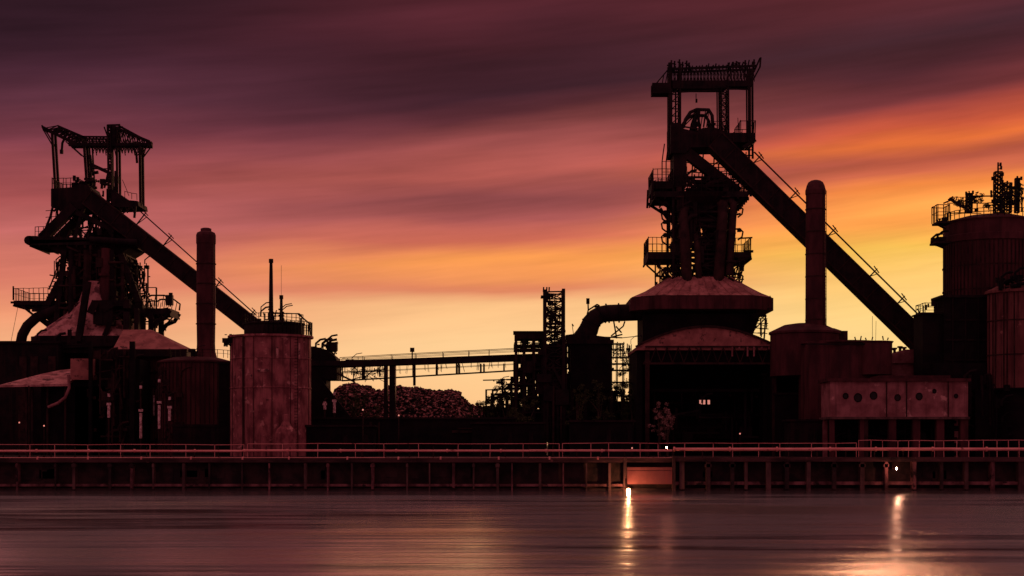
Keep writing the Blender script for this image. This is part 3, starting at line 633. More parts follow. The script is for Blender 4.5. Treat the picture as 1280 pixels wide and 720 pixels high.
for i in (1,3,4,7,8,10,13,14,17,20,21,24,27): a0 = math.pi+math.pi*i/29; m.bar((c_[0]+(r+.05)*math.cos(a0), c_[1]+(r+.05)*math.sin(a0), Z(366)), (c_[0]+(r+.05)*math.cos(a0), c_[1]+(r+.05)*math.sin(a0), Z(486)), .2)
for q in (400, 443): m.lathe([(r, Z(q)-.1), (r+.14, Z(q)-.1), (r+.14, Z(q)+.1), (r, Z(q)+.1)], c_, 48, cap=False)
m.build('rib', STEEL2, t2)
m = MB(); m.lathe([(r-.5, GZ), (r-.5, Z(487)), (r+.6, Z(486.9)), (r+.6, Z(485))], c_, 40, cap=False); m.clutter(X(1236), X(1262), Y-2, Y, GZ, Z(480), 16, 4, (.1,.3)); m.build('plinth', SOOT, t2)
m = MB(); m.clutter(X(1246), X(1282), Y-2, Y+3, Z(364), Z(346), 34, 14, (.15,.45)); m.build('roof_gear', SOOT, t2)
v = V(312); X, Z, Y = v.x, v.z, v.Y
bn = thing('ore_bin', 'tall sooty bunker block receiving the foot of the long inclined girder', 'bunker', (X(1200), Y, GZ))
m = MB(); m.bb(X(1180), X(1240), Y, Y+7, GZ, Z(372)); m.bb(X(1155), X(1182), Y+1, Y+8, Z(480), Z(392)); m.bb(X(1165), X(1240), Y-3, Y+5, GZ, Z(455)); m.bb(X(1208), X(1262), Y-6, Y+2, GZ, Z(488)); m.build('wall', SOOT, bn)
m = MB(); m.bb(X(1153), X(1183), Y+.6, Y+8.4, Z(392), Z(390)); m.bb(X(1176), X(1242), Y-.4, Y+7.4, Z(372), Z(369)); m.build('roof', STEEL, bn)
m = MB(); m.rrail(X(1158), X(1182), Y+1, Y+8, Z(390), h=1.9, sp=1.6, t=.12); m.clutter(X(1165), X(1182), Y+1, Y+6, Z(390), Z(377), 9, 21, (.1,.25)); m.build('railing', STEEL, bn)
m = MB()
for q in (1190, 1206, 1222): m.bb(X(q), X(q+1.4), Y-.25, Y, GZ, Z(372))
for q in (400, 425, 450): m.bb(X(1182), X(1240), Y-.2, Y, Z(q)-.15, Z(q)+.15)
m.clutter(X(1182), X(1236), Y-6, Y-3, GZ, Z(470), 34, 22, (.12,.4)); m.build('stiffener', STEEL, bn)
# ================================================================= the smaller blast furnace on the left
v = V(390); X, Z, Y = v.x, v.z, v.Y; Z_ = Z
CX = X(124)
bl = thing('blast_furnace', 'smaller blast furnace tower with sagging crooked crane frame beside the slim chimney', 'blast furnace', (CX, Y, GZ), 'blast furnaces of the works')
MB().lathe([(7.6, Z(425)), (7.4, Z(390)), (6.6, Z(360)), (6.6, Z(335)), (7.2, Z(322)), (8.2, Z(314))], (CX, Y+1), 28).build('furnace_vessel', STEEL, bl)
m = MB()
for i in range(24):
    t = i*math.pi*2/24; m.tube((CX+7.7*math.cos(t), Y+1+7.7*math.sin(t), Z(415)), (CX+7.0*math.cos(t), Y+1+7.0*math.sin(t), Z(322)), .2, 5)
for q in (400, 386, 372, 360, 348, 336, 326): m.lathe([(7.4, Z(q)-.2), (7.9, Z(q)-.2), (7.9, Z(q)+.2), (7.4, Z(q)+.2)], (CX, Y+1), 24, cap=False)
m.clutter(X(84), X(166), Y-9, Y-7, Z(410), Z(318), 60, 61, (.15,.5)); m.clutter(X(88), X(160), Y-9, Y+8, Z(350), Z(312), 24, 62, (.15,.4))
m.build('cooling_pipes', STEEL2, bl)
m = MB()
m.tube((X(142),Y-9,Z(384)), (X(143),Y-8,Z(316)), 1.15, 14); m.tube((X(142),Y-9.2,Z(350)), (X(142),Y-9.2,Z(347)), 1.3, 14); m.build('gas_main', RUSTD, bl)
m = MB(); m.tube((X(118),Y-9,Z(392)), (X(120),Y-8,Z(318)), .75, 12); m.build('gas_main', STEEL2, bl)
m = MB(); m.tube((X(101),Y-9,Z(400)), (X(100),Y-8,Z(318)), .6, 12); m.build('gas_main', STEEL, bl)
for (x0, q0, x1, q1, yy, ww) in ((80, 428, 92, 318, -8, 1.2), (150, 428, 150, 318, -8, 1.2), (92, 428, 95, 318, 9, 1.2), (160, 428, 156, 318, 9, 1.2), (60, 402, 90, 348, -7, 1.5), (186, 392, 160, 322, -7, 1.5)):
    m = MB(); m.bar((X(x0),Y+yy,Z(q0)), (X(x1),Y+yy,Z(q1)), ww)
    n = 6
    for k in range(1, n): e = Vector((X(x0),Y+yy,Z(q0))).lerp(Vector((X(x1),Y+yy,Z(q1))), k/n); m.box(e, (ww*1.35, ww*1.2, .35))
    m.build('tower_leg', STEEL, bl)
m = MB()
for a_, b_, c_, d_, t in ((164,322,170,350,.5),(170,350,186,385,.3),(178,352,165,362,.3),(165,340,176,341,.3),(165,330,172,336,.3),(83,328,76,350,.25),(83,328,79,352,.3),(76,350,70,365,.3),(79,345,86,355,.35),(71,347,82,349,.3),(74,355,85,356,.25),(88,350,62,398,.3),(70,382,80,380,.3),
                        (68,390,80,412,1.2),(62,402,78,412,1.0),(78,382,70,392,.9),(186,385,186,430,1.1),(196,392,196,428,1.2),(181,385,195,400,.4),(186,430,200,405,.4),(80,412,90,392,1.0),(168,330,174,334,.3)):
    for yy in (-6, 5): m.bar((X(a_),Y+yy,Z(b_)), (X(c_),Y+yy,Z(d_)), t)

for a_, b_ in ((80,412),(80,380),(186,430),(196,428),(164,322),(165,341),(83,328),(76,350),(88,355),(70,390),(62,402),(186,386),(200,405),(174,334)): m.bar((X(a_),Y-6,Z(b_)), (X(a_),Y+5,Z(b_)), .3)
for yy in (-6, 5): m.bar((X(66),Y+yy,Z(400)), (X(186),Y+yy,Z(400)), .35); m.bar((X(83),Y+yy,Z(329)), (X(168),Y+yy,Z(329)), .3); m.bar((X(70),Y+yy,Z(381)), (X(186),Y+yy,Z(386)), .3)
m.clutter(X(68), X(84), Y-7, Y+6, Z(400), Z(330), 60, 63, (.1,.28)); m.clutter(X(160), X(182), Y-7, Y+6, Z(396), Z(328), 60, 64, (.1,.28))
m.clutter(X(176), X(204), Y-7, Y+4, Z(430), Z(388), 30, 65, (.1,.25))
m.build('bracing', STEEL, bl)
# left wing gallery with its gusset
platform(bl, X(28), X(84), Y-7, Y+6, 379, 1.0, h=3.0, sp=1.15)
m = MB()
for yy in (Y-6.5, Y+5.5):
    m.bar((X(31),yy,Z(380)), (X(84),yy,Z(422)), .5); m.bar((X(60),yy,Z(381)), (X(78),yy,Z(400)), .3); m.add([(X(50),yy,Z(381)), (X(84),yy,Z(381)), (X(84),yy,Z(398)), (X(66),yy,Z(402))], [(0,1,2,3)]); m.bar((X(24),yy,Z(381)), (X(84),yy,Z(382)), .5)
    m.bar((X(50),yy+.2,Z(390)), (X(84),yy+.2,Z(390)), .9)
m.bar((X(27),Y-6.5,Z(378)), (X(27),Y-6.5,Z(361)), .3); m.bar((X(33),Y-6.5,Z(385)), (X(24),Y-6.5,Z(430)), .08)
m.bar((X(84),Y-6.5,Z(390)), (X(84),Y+5.5,Z(390)), .5); m.bar((X(31),Y-6.5,Z(380.5)), (X(31),Y+5.5,Z(380.5)), .4); m.build('gusset', STEEL, bl)
# right wing gallery
platform(bl, X(150), X(190), Y-10, Y+5, 385, 2.0, h=2.0, sp=1.3)
platform(bl, X(190), X(219), Y-6, Y+5, 388, 1.4, rails=False)
m = MB()
for yy in (Y-5.8, Y+4.8):
    m.path([(X(190),yy,Z(375)), (X(196),yy,Z(372)), (X(212),yy,Z(372)), (X(220),yy,Z(378)), (X(219),yy,Z(386))], .22, 6)
    m.bar((X(190),yy,Z(372)), (X(190),yy,Z(388)), .3); m.bar((X(166),yy,Z(357)), (X(190),yy,Z(357)), .2); m.bar((X(190),yy,Z(357)), (X(190),yy,Z(386)), .35); m.bar((X(178),yy,Z(357)), (X(178),yy,Z(386)), .2); m.bar((X(166),yy,Z(366)), (X(190),yy,Z(367)), .18)
    for k in range(5): m.bar((X(194+k*5),yy,Z(386)), (X(196+k*5),yy,Z(376-(k % 2)*3)), .16)
    m.path([(X(219),yy,Z(390)), (X(213),yy,Z(400)), (X(203),yy,Z(404)), (X(196),yy,Z(413))], .55, 6); m.bar((X(214),yy,Z(391)), (X(200),yy,Z(406)), .3)
m.box((X(218.5),Y-6,Z(378)), (1.6,1.6,2.4)); m.box((X(220),Y-6,Z(372.5)), (.8,.8,1.4))
m.bar((X(190),Y-5.8,Z(388)), (X(190),Y+4.8,Z(388)), .4); m.bar((X(213),Y-5.8,Z(400)), (X(213),Y+4.8,Z(400)), .35); m.build('curved_bracket', STEEL, bl)
# goose-neck main going down on the left
m = MB(); m.path([(X(86),Y-7,Z(388)), (X(70),Y-7,Z(394)), (X(56),Y-7,Z(400)), (X(45),Y-7,Z(410)), (X(39),Y-7,Z(421)), (X(36),Y-7,Z(436))], [1.25]*6, 12); m.build('goose_neck', STEEL, bl)
# collar platform
platform(bl, X(50), X(176), Y-8, Y+8, 305, 1.2, rails=False)
m = MB()
m.add([(X(48),Y-8,Z(300)), (X(180),Y-8,Z(304)), (X(170),Y-7,Z(314)), (X(158),Y-6.5,Z(322)), (X(88),Y-6.5,Z(324)), (X(72),Y-7,Z(314)), (X(50),Y-8,Z(310)),
       (X(48),Y+8,Z(300)), (X(180),Y+8,Z(304)), (X(170),Y+7,Z(314)), (X(158),Y+6.5,Z(322)), (X(88),Y+6.5,Z(324)), (X(72),Y+7,Z(314)), (X(50),Y+8,Z(310))],
      [(0,6,5,4,3,2,1), (7,8,9,10,11,12,13)]+[(i, (i+1)%7, 7+(i+1)%7, 7+i) for i in range(7)])
m.tube((X(48),Y-8,Z(305.5)), (X(48),Y+8,Z(305.5)), 1.1, 10); m.tube((X(124),Y-8.5,Z(305)), (X(181),Y-8.5,Z(309)), .8, 8)
m.build('collar', STEEL, bl)
m = MB()                                                 # throat: crossed struts and pipes
for a_, b_, c_, d_, t in ((100,262,60,302,2.2),(112,262,100,303,.8),(88,262,150,292,1.2),(125,262,148,300,.8),(104,290,110,305,.6),(134,268,112,300,.4),(96,290,88,305,.4),(117,290,117,304,.4),(127,288,133,303,.5),(82,262,74,268,.4)):
    for yy in (-5, 5): m.bar((X(a_),Y+yy,Z(b_)), (X(c_),Y+yy,Z(d_)), t)
m.bar((X(118),Y,Z(290)), (X(165),Y,Z(306)), 3.0, 2.2); m.path([(X(74),Y-6,Z(243)), (X(75),Y-6,Z(262)), (X(72),Y-6,Z(275)), (X(66),Y-6,Z(290)), (X(58),Y-6,Z(300))], .3, 6)
for yy in (-6, 6):
    for q in (268, 276, 284, 292): m.bar((X(66),Y+yy,Z(q)), (X(88),Y+yy,Z(q-2)), .14)
    for q in (72, 77, 82): m.bar((X(q),Y+yy,Z(302)), (X(q+2),Y+yy,Z(264)), .14)
    m.rail([(X(53),Y+yy,Z(300)), (X(68),Y+yy,Z(300))], h=2.4, sp=.9, t=.14)
m.clutter(X(112), X(140), Y-4, Y+5, Z(286), Z(262), 30, 70, (.06,.16)); m.clutter(X(76), X(132), Y-5, Y+5, Z(303), Z(262), 30, 71, (.1,.3)); m.clutter(X(124), X(160), Y-6, Y+5, Z(303), Z(280), 40, 72, (.2,.5))
m.bar((X(152),Y-5,Z(298)), (X(172),Y-5,Z(306)), .35); m.bar((X(148),Y-5,Z(285)), (X(172),Y-5,Z(305)), .25)
for k in range(6): m.box((X(150+k*4), Y-5.3, Z(286+k*3.4)), (.5,.5,.7))
m.build('throat_frame', STEEL, bl)
# charging floor
m = MB()
m.prism([(X(71),Z(262)), (X(71),Z(240)), (X(98),Z(238)), (X(106),Z(234)), (X(118),Z(236)), (X(122),Z(246)), (X(122),Z(262)), (X(102),Z(266)), (X(92),Z(270)), (X(82),Z(266))], Y-5, Y+5)
m.prism([(X(146),Z(240)), (X(152),Z(244)), (X(166),Z(254)), (X(178),Z(255)), (X(179),Z(261)), (X(146),Z(262))], Y-5, Y+5)
m.bar((X(152),Y-5,Z(262)), (X(176),Y-5,Z(262)), .3); m.bar((X(158),Y-5,Z(272)), (X(172),Y-5,Z(262)), .25); m.bar((X(174),Y-5,Z(276)), (X(176),Y-5,Z(256)), .5)
for k in range(6): m.bar((X(155+k*4),Y-5,Z(262)), (X(158+k*4-(k % 2)*5),Y-5,Z(270)), .18)
m.clutter(X(96), X(122), Y-4, Y+4, Z(240), Z(222), 24, 78, (.2,.45)); m.clutter(X(128), X(140), Y-4, Y+4, Z(250), Z(226), 12, 79, (.2,.5)); fl = m.build('charging_floor', STEEL, bl)
r = MB(); r.rrail(X(72), X(104), Y-4.8, Y+4.8, Z(240), h=2.6, sp=.9, t=.13); r.rail([(X(162),Y-4.8,Z(251)), (X(177),Y-4.8,Z(254))], h=1.5, sp=1.6, t=.12, mid=False); r.bar((X(158),Y-4,Z(228)), (X(163),Y-4,Z(240)), .12); r.bar((X(163),Y-4,Z(240)), (X(166),Y-4,Z(248)), .12); r.build('railing', STEEL, fl)
# headframe posts
m = MB()
for yy in (Y-1.4, Y+1.4):
    m.bar((X(72),yy,Z(250)), (X(67),yy,Z(165)), .55); m.bar((X(111),yy,Z(240)), (X(107),yy,Z(182)), .55); m.bar((X(117),yy,Z(240)), (X(113.5),yy,Z(182)), .35)
    m.bar((X(177.5),yy,Z(260)), (X(176.5),yy,Z(182)), .6); m.bar((X(148.5),yy,Z(250)), (X(147.5),yy,Z(160)), .5)
m.lattice((X(140),Y-1.4,Z(262)), (X(138.5),Y-1.4,Z(158)), .75, 16, .34); m.bar((X(139.5),Y+1.4,Z(250)), (X(138.5),Y+1.4,Z(160)), .5)
m.bar((X(114),Y-1.2,Z(206)), (X(140),Y-1.2,Z(218)), .8); m.bar((X(118),Y-1.2,Z(212)), (X(140),Y-1.2,Z(212)), .25); m.bar((X(132),Y-1.2,Z(236)), (X(137),Y-1.2,Z(216)), .4)
m.bar((X(114),Y-1.2,Z(195)), (X(117),Y-1.2,Z(216)), .6); m.box((X(130),Y-1.2,Z(228)), (1.2,1,1.2)); m.box((X(147.5),Y-1.4,Z(226)), (1.0,1,1.6)); m.bar((X(147),Y-1.4,Z(215)), (X(147),Y-1.4,Z(250)), .75)
m.build('headframe_post', STEEL, bl)
m = MB()                                                 # crooked roof trusses
def truss(p0, p1, q0, q1, n, yy, t=.28):
    """upper chord p0-p1, lower chord q0-q1"""
    A, B_2, C_, D_ = [Vector((X(a), Y+yy, Z(b_))) for a, b_ in (p0, p1, q0, q1)]
    m.bar(A, B_2, t*1.4); m.bar(C_, D_, t*1.4)
    for k in range(n):
        a1, a2 = A.lerp(B_2, k/n), A.lerp(B_2, (k+1)/n); c1, c2 = C_.lerp(D_, k/n), C_.lerp(D_, (k+1)/n)
        m.bar(a1, c2 if k % 2 else c1, t*.7); m.bar(c1 if k % 2 else c2, a2 if k % 2 else a1, t*.7); m.bar(a2, c2, t*.6)
for yy in (-1.4, 1.4):
    truss((74,158.5), (108,173), (56,162), (100,181), 9, yy); truss((88,172), (140,172.5), (88,181), (140,182), 12, yy); truss((140,158), (189,178), (140,182), (188,182), 8, yy, .32)
    m.bar((X(150),Y+yy,Z(158)), (X(189),Y+yy,Z(179)), .3); m.bar((X(136),Y+yy,Z(158)), (X(152),Y+yy,Z(157.5)), .4); m.bar((X(54.5),Y+yy,Z(158)), (X(57),Y+yy,Z(165)), .35); m.bar((X(55),Y+yy,Z(160)), (X(100),Y+yy,Z(183)), .6)
    m.bar((X(88),Y+yy,Z(182)), (X(189),Y+yy,Z(182)), .75); m.bar((X(56),Y+yy,Z(163)), (X(67),Y+yy,Z(182)), .28)
    m.bar((X(104),Y+yy,Z(196)), (X(84),Y+yy,Z(178)), .28); m.bar((X(186),Y+yy,Z(184)), (X(177),Y+yy,Z(196)), .28)
    for k in range(16): x0 = 117+k*4; m.bar((X(x0),Y+yy,Z(183)), (X(x0+2),Y+yy,Z(190 if k % 3 else 193)), .2); m.bar((X(x0+2),Y+yy,Z(190)), (X(x0+4),Y+yy,Z(183)), .18)
m.path([(X(85),Y-1.4,Z(170)), (X(80),Y-1.4,Z(180)), (X(79),Y-1.4,Z(193))], .3, 6); m.path([(X(166),Y-1.4,Z(184)), (X(172),Y-1.4,Z(192)), (X(173),Y-1.4,Z(205))], .3, 6); m.box((X(79),Y-1.4,Z(191)), (.7,.7,1.0)); m.bar((X(172),Y-1.4,Z(197)), (X(177),Y-1.4,Z(192)), .2)
m.bar((X(140),Y-1.4,Z(182)), (X(132),Y-1.4,Z(160)), .3); m.bar((X(144),Y-1.4,Z(158)), (X(144),Y-1.4,Z(182)), .8); m.box((X(188),Y-1.4,Z(181)), (1.4,.8,1))
for x0, q in ((56,163), (88,181), (108,180), (140,160), (150,158), (165,182), (188,181), (75,160), (124,181)): m.bar((X(x0),Y-1.4,Z(q)), (X(x0),Y+1.4,Z(q)), .3)
m.build('crane_truss', STEEL, bl)
# foot: dusty skirt roofs round the shaft
m = MB()
loft(m, [octo(X(60), X(178), Y-15, Y+14, Z(425), 3), octo(X(90), X(156), Y-11, Y+9, Z(398), 3), octo(X(110), X(150), Y-10.2, Y+8, Z(380), 2), octo(X(118), X(138), Y-9.6, Y+6, Z(356), 1.5)])
m.build('skirt_roof', DUST, bl)
m = MB(); loft(m, [octo(X(58), X(180), Y-15.6, Y+14.6, Z(435), 3), octo(X(58), X(180), Y-15.6, Y+14.6, Z(425), 3)]); loft(m, [octo(X(66), X(240), Y-12, Y+13, GZ, 3), octo(X(66), X(185), Y-12, Y+13, Z(434), 3)]); m.build('skirt_fascia', STEEL, bl)
m = MB(); m.bar((X(131),Y-15.6,Z(360)), (X(120),Y-15.9,Z(432)), 1.4); m.bar((X(140),Y-15.5,Z(384)), (X(134),Y-15.9,Z(398)), 1.6); m.bb(X(140), X(160), Y-15, Y-12, Z(412), Z(384)); m.bar((X(160),Y-14,Z(400)), (X(150),Y-15,Z(425)), 1.0); m.bb(X(134), X(176), Y-14.5, Y-10, Z(389), Z(382))
m.clutter(X(142), X(178), Y-15, Y-12, Z(416), Z(384), 22, 66, (.15,.4)); m.bb(X(173), X(180), Y-15.4, Y-13, Z(446), Z(396)); m.bb(X(186), X(191), Y-15.2, Y-13, Z(446), Z(392)); m.bb(X(56), X(218), Y-16.5, Y-15.8, Z(446), Z(437)); m.clutter(X(60), X(215), Y-17, Y-16.2, Z(448), Z(428), 26, 67, (.15,.4)); m.bb(X(108), X(112), Y-16.6, Y-15.8, Z(437), Z(418)); m.build('skip_pit_frame', STEEL, bl)

incline('skip_bridge', 'long dark inclined girder running down from the smaller furnace behind the slim chimney', V(386), (112, 248), (322, 412), 4.1, 4.2,
        (178, 266), (322, 395), (.03, .25, .68, .97), None)
# ================================================================= slim chimney, drum
v = V(350); X, Z, Y = v.x, v.z, v.Y
cs = thing('chimney', 'slimmer steel chimney with small capped top between the smaller furnace and the rusty tank', 'chimney', (X(257.5), Y, Z(450)), 'chimneys')
m = MB(); r = 12.2*v.k; m.lathe([(r*1.25, Z(452)), (r*.96, Z(440)), (r*.92, Z(430)), (r*.98, Z(380)), (r*.95, Z(306)), (r*1.0, Z(304)), (r*1.0, Z(294)), (r*.9, Z(291)), (r*.55, Z(289)), (r*.55, Z(286)), (r*.35, Z(285)), (.05, Z(284.6))], (X(257.5), Y), 26); m.build('shaft', RUSTD, cs)
m = MB(); m.ladder((X(266.5), Y-r*.7, Z(440)), (X(266.5), Y-r*.7, Z(305)), .6, .09)
for q in (330, 355, 380, 405): m.lathe([(r*.95, Z(q)-.1), (r*1.04, Z(q)-.1), (r*1.04, Z(q)+.1), (r*.95, Z(q)+.1)], (X(257.5), Y), 26, cap=False)
m.build('band', STEEL2, cs)
v = V(346); X, Z, Y = v.x, v.z, v.Y
dr = thing('stove_drum', 'wide dark drum with ribbed flank and flat cone top under the slimmer chimney', 'tank', (X(238), Y, GZ))
m = MB(); m.lathe([(8.0, GZ), (8.0, Z(454)), (8.3, Z(453)), (8.3, Z(451)), (5, Z(446)), (.05, Z(444))], (X(240), Y+4), 40, smooth=True); m.build('shell', RUSTD, dr)
m = MB()
for i in range(26): a0 = math.pi+math.pi*i/25; m.bar((X(240)+8.05*math.cos(a0), Y+4+8.05*math.sin(a0), GZ), (X(240)+8.05*math.cos(a0), Y+4+8.05*math.sin(a0), Z(453)), .18)
m.clutter(X(200), X(232), Y-6, Y-4, GZ, Z(460), 30, 91, (.1,.3)); m.build('rib', STEEL2, dr)
m = MB(); m.crail(X(246), Y+4, 6.5, Z(447), 12, R(180), R(360), h=1.7, sp=1.5, t=.1); m.clutter(X(236), X(246), Y, Y+3, Z(446), Z(438), 7, 92, (.08,.2)); m.build('railing', STEEL, dr)
m = MB(); m.bb(X(226), X(286), Y-8, Y-4, GZ, Z(534)); m.bb(X(224), X(288), Y-8.2, Y-3.8, Z(534), Z(531)); tag(m.build('low_shed', STEEL, None, (X(256), Y-6, GZ)), 'low flat dark shed at the foot of the wide drum', 'shed')
# hip-roofed shed right of the small furnace
v = V(365); X, Z, Y = v.x, v.z, v.Y
hs = thing('hip_roofed_shed', 'ribbed shed with broad dusty hip roof between the smaller furnace and the slimmer chimney', 'shed', (X(195), Y, GZ))
m = MB(); m.bb(X(150), X(236), Y-6, Y+8, GZ, Z(448)); m.build('wall', RUSTD, hs)
m = MB(); a_ = [(X(152),Y-8,Z(439)), (X(241),Y-8,Z(439)), (X(241),Y+10,Z(439)), (X(152),Y+10,Z(439))]; b_ = [(X(154),Y,Z(412)), (X(188),Y,Z(412)), (X(188),Y+2,Z(412)), (X(154),Y+2,Z(412))]
loft(m, [a_, b_]); m.build('roof', DUSTD, hs)
m = MB(); m.bb(X(139), X(242), Y-8.2, Y+10.2, Z(448), Z(439)-.01); m.build('eaves_beam', STEEL, hs)
m = MB()
for k in range(19): m.bb(X(175+k*3.2), X(175+k*3.2+.8), Y-6.15, Y-5.95, GZ, Z(448))
m.clutter(X(176), X(232), Y-7.5, Y-6, GZ, Z(460), 50, 93, (.1,.3)); m.build('rib', STEEL2, hs)
m = MB()
for q, w_, a0, b0 in ((176,3,505,470), (186,2.4,478,462), (199,2,520,495), (205,2,512,480), (210,2.5,520,490), (218,2,500,476)): m.bb(X(q), X(q+w_), Y-6.3, Y-6.1, Z(a0), Z(b0))
m.build('highlight_strip', LIT_SPECK, hs)  # pale strips paint lit highlights on the wall
# left edge: flat-roofed hall
v = V(372); X, Z, Y = v.x, v.z, v.Y
hl = thing('furnace_hall', 'flat-roofed dark hall at the left edge beside the smaller furnace', 'industrial building', (X(0), Y, GZ))
m = MB(); m.bb(-330*v.k*4, X(76), Y-2, Y+18, GZ, Z(430)); m.build('wall', STEEL, hl)
m = MB(); m.bb(-332*v.k*4, X(78), Y-2.5, Y+18.5, Z(430), Z(427)); m.build('roof', STEEL, hl)
m = MB()
for q in (28, 42, 64): m.bb(X(q), X(q+9), Y-2.4, Y-2, Z(476), Z(446))
m.bb(X(36), X(50), Y-8, Y-7, GZ, Z(485)); m.build('wall_pier', STEEL2, hl)
# lean-to canopy
v = V(352); X, Z, Y = v.x, v.z, v.Y
lt = thing('lean_to_canopy', 'pale dusty lean-to canopy jutting left below the smaller furnace', 'canopy', (X(70), Y, GZ))
m = MB(); m.add([(X(11),Y-7,Z(483)), (X(96),Y-7,Z(481)), (X(97),Y+7,Z(457)), (X(62),Y+7,Z(461)), (X(45),Y+3,Z(467)), (X(11),Y-7,Z(485.5)), (X(96),Y-7,Z(484)), (X(97),Y+7,Z(460)), (X(62),Y+7,Z(464)), (X(45),Y+3,Z(470))],
              [(0,1,2,3,4), (9,8,7,6,5), (0,5,6,1), (1,6,7,2), (2,7,8,3), (3,8,9,4), (4,9,5,0)]); m.build('roof', DUST, lt)
m = MB()
for q in (40, 47): m.bb(X(q), X(q+2.5), Y-5, Y-4.4, GZ, Z(482))
for q in (66, 88): m.bb(X(q), X(q+2.5), Y-5, Y-4.4, GZ, Z(482))
m.build('post', STEEL2, lt)
m = MB(); m.path([(X(97),Y-7.2,Z(470)), (X(98),Y-7.2,Z(486)), (X(93),Y-7.2,Z(498)), (X(84),Y-7.2,Z(505)), (X(72),Y-7.2,Z(510))], .35, 8); m.build('downpipe', BRICK, lt)
m = MB(); m.bb(X(97.5), X(125), Y-6, Y+8, Z(476), Z(450)); m.build('gable_box', DUSTD, lt)
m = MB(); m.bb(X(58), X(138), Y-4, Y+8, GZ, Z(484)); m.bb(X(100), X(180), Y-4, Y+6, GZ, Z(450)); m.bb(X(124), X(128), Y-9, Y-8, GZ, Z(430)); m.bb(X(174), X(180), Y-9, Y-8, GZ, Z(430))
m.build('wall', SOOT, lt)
m = MB()
for q, a0, b0, ww in ((134,522,490,3), (115,497,487,5), (135,505,498,4)): m.bb(X(q), X(q+ww), Y-4.4, Y-4.02, Z(a0), Z(b0))
m.clutter(X(128), X(176), Y-9, Y-5, GZ, Z(440), 60, 94, (.1,.35)); m.build('pipework', STEEL2, lt)
# ================================================================= rusty tank
v = V(312); X, Z, Y = v.x, v.z, v.Y
rt = thing('rusty_tank', 'big patchy red-rust cylindrical tank with a railed cap standing on the quay', 'tank', (X(339), Y+7, GZ), 'tall steel tanks')
V2 = V(319); c_ = (V2.x(338.5), Y+7); r = 50*V2.k
m = MB(); m.lathe([(r, GZ), (r, Z(485)), (r+.12, Z(484.6)), (r+.12, Z(483.6)), (r, Z(483)), (r, Z(448)), (r+.1, Z(447.5)), (r+.1, Z(446.5)), (r, Z(446)), (r, Z(421)), (r+.5, Z(420)), (r+.5, Z(417.5)), (r-.5, Z(417))], c_, 56); m.build('shell', RUST, rt)
m = MB(); g = random.Random(5)
for i in (1,2.4,5,6.3,8.6,11,12.1,14.5): a0 = math.pi+math.pi*(i+.3)/16; m.bar((c_[0]+(r+.03)*math.cos(a0), c_[1]+(r+.03)*math.sin(a0), GZ), (c_[0]+(r+.03)*math.cos(a0), c_[1]+(r+.03)*math.sin(a0), Z(420)), .12, .12)
m.build('seam', RUSTD, rt)
m = MB(); m.ladder((c_[0]+r*.72, c_[1]-r*.72, GZ), (c_[0]+r*.72, c_[1]-r*.72, Z(418)), .8, .11); m.tube((c_[0]-r*.55, c_[1]-r*.86, GZ), (c_[0]-r*.55, c_[1]-r*.86, Z(421)), .16, 8); m.bar((c_[0]-r*.55, c_[1]-r*.86, Z(500)), (c_[0]+r*.1, c_[1]-r*1.005, Z(500)), .14); m.build('ladder', STEEL2, rt)
for xx, zz, ww, hh in ((330, 463, 14, 3.5), (291, 468, 4, 8), (314, 470, 3, 4), (316, 514, 5, 2.5), (347, 441, 3, 14), (372, 438, 3, 20)):
    a0 = math.asin((X(xx)-c_[0])/r); m = MB(); m.box((c_[0]+(r+.04)*math.sin(a0), c_[1]-(r+.04)*math.cos(a0), Z(zz)), (ww*v.k, .12, hh*v.k), a0); m.build('patch_plate', DUST, rt)
m = MB(); m.lathe([(38*v.k, Z(417)), (38*v.k, Z(404)), (39.5*v.k, Z(403)), (39.5*v.k, Z(401)), (25*v.k, Z(399)), (.05, Z(398))], (X(336), Y+7), 36); m.build('cap', STEEL, rt)
m = MB(); m.crail(c_[0], c_[1], r+.2, Z(417), 22, R(270), R(405), h=2.6, sp=1.3, t=.13); m.crail(X(336), Y+7, 37*v.k, Z(401), 16, R(180), R(360), h=1.7, sp=1.5, t=.12)
m.bar((X(376),Y,Z(417)), (X(376),Y,Z(398)), .3); m.bar((X(372),Y,Z(392)), (X(386),Y+1,Z(404)), .25); m.bar((X(354),Y,Z(400)), (X(354),Y,Z(392)), .2); m.bar((X(354),Y,Z(392)), (X(374),Y,Z(392)), .2); m.path([(X(374),Y,Z(392)), (X(377),Y,Z(396)), (X(386),Y,Z(404)), (X(388),Y,Z(418))], .16, 6)
m.clutter(X(318), X(350), Y+2, Y+8, Z(400), Z(388), 20, 15, (.08,.2)); m.build('railing', STEEL, rt)
m = MB(); m.box((X(281),Y+4,Z(424)), (2.2,1.5,.9)); m.clutter(X(276), X(287), Y+3, Y+5, Z(432), Z(416), 12, 16, (.12,.3)); m.bb(X(281), X(290), Y+3, Y+7, Z(423), Z(421)); m.build('side_platform', STEEL, rt)
m = MB(); m.lathe([(13*v.k, GZ), (13*v.k, Z(542)), (11*v.k, Z(537)), (7*v.k, Z(533)), (4*v.k, Z(527)), (4*v.k, Z(519)), (.05, Z(518))], (X(360), Y-3), 22)
tag(m.build('settling_hopper', RUST, None, (X(360), Y-3, GZ)), 'small round hopper leaning against the foot of the patchy rusty tank', 'hopper')
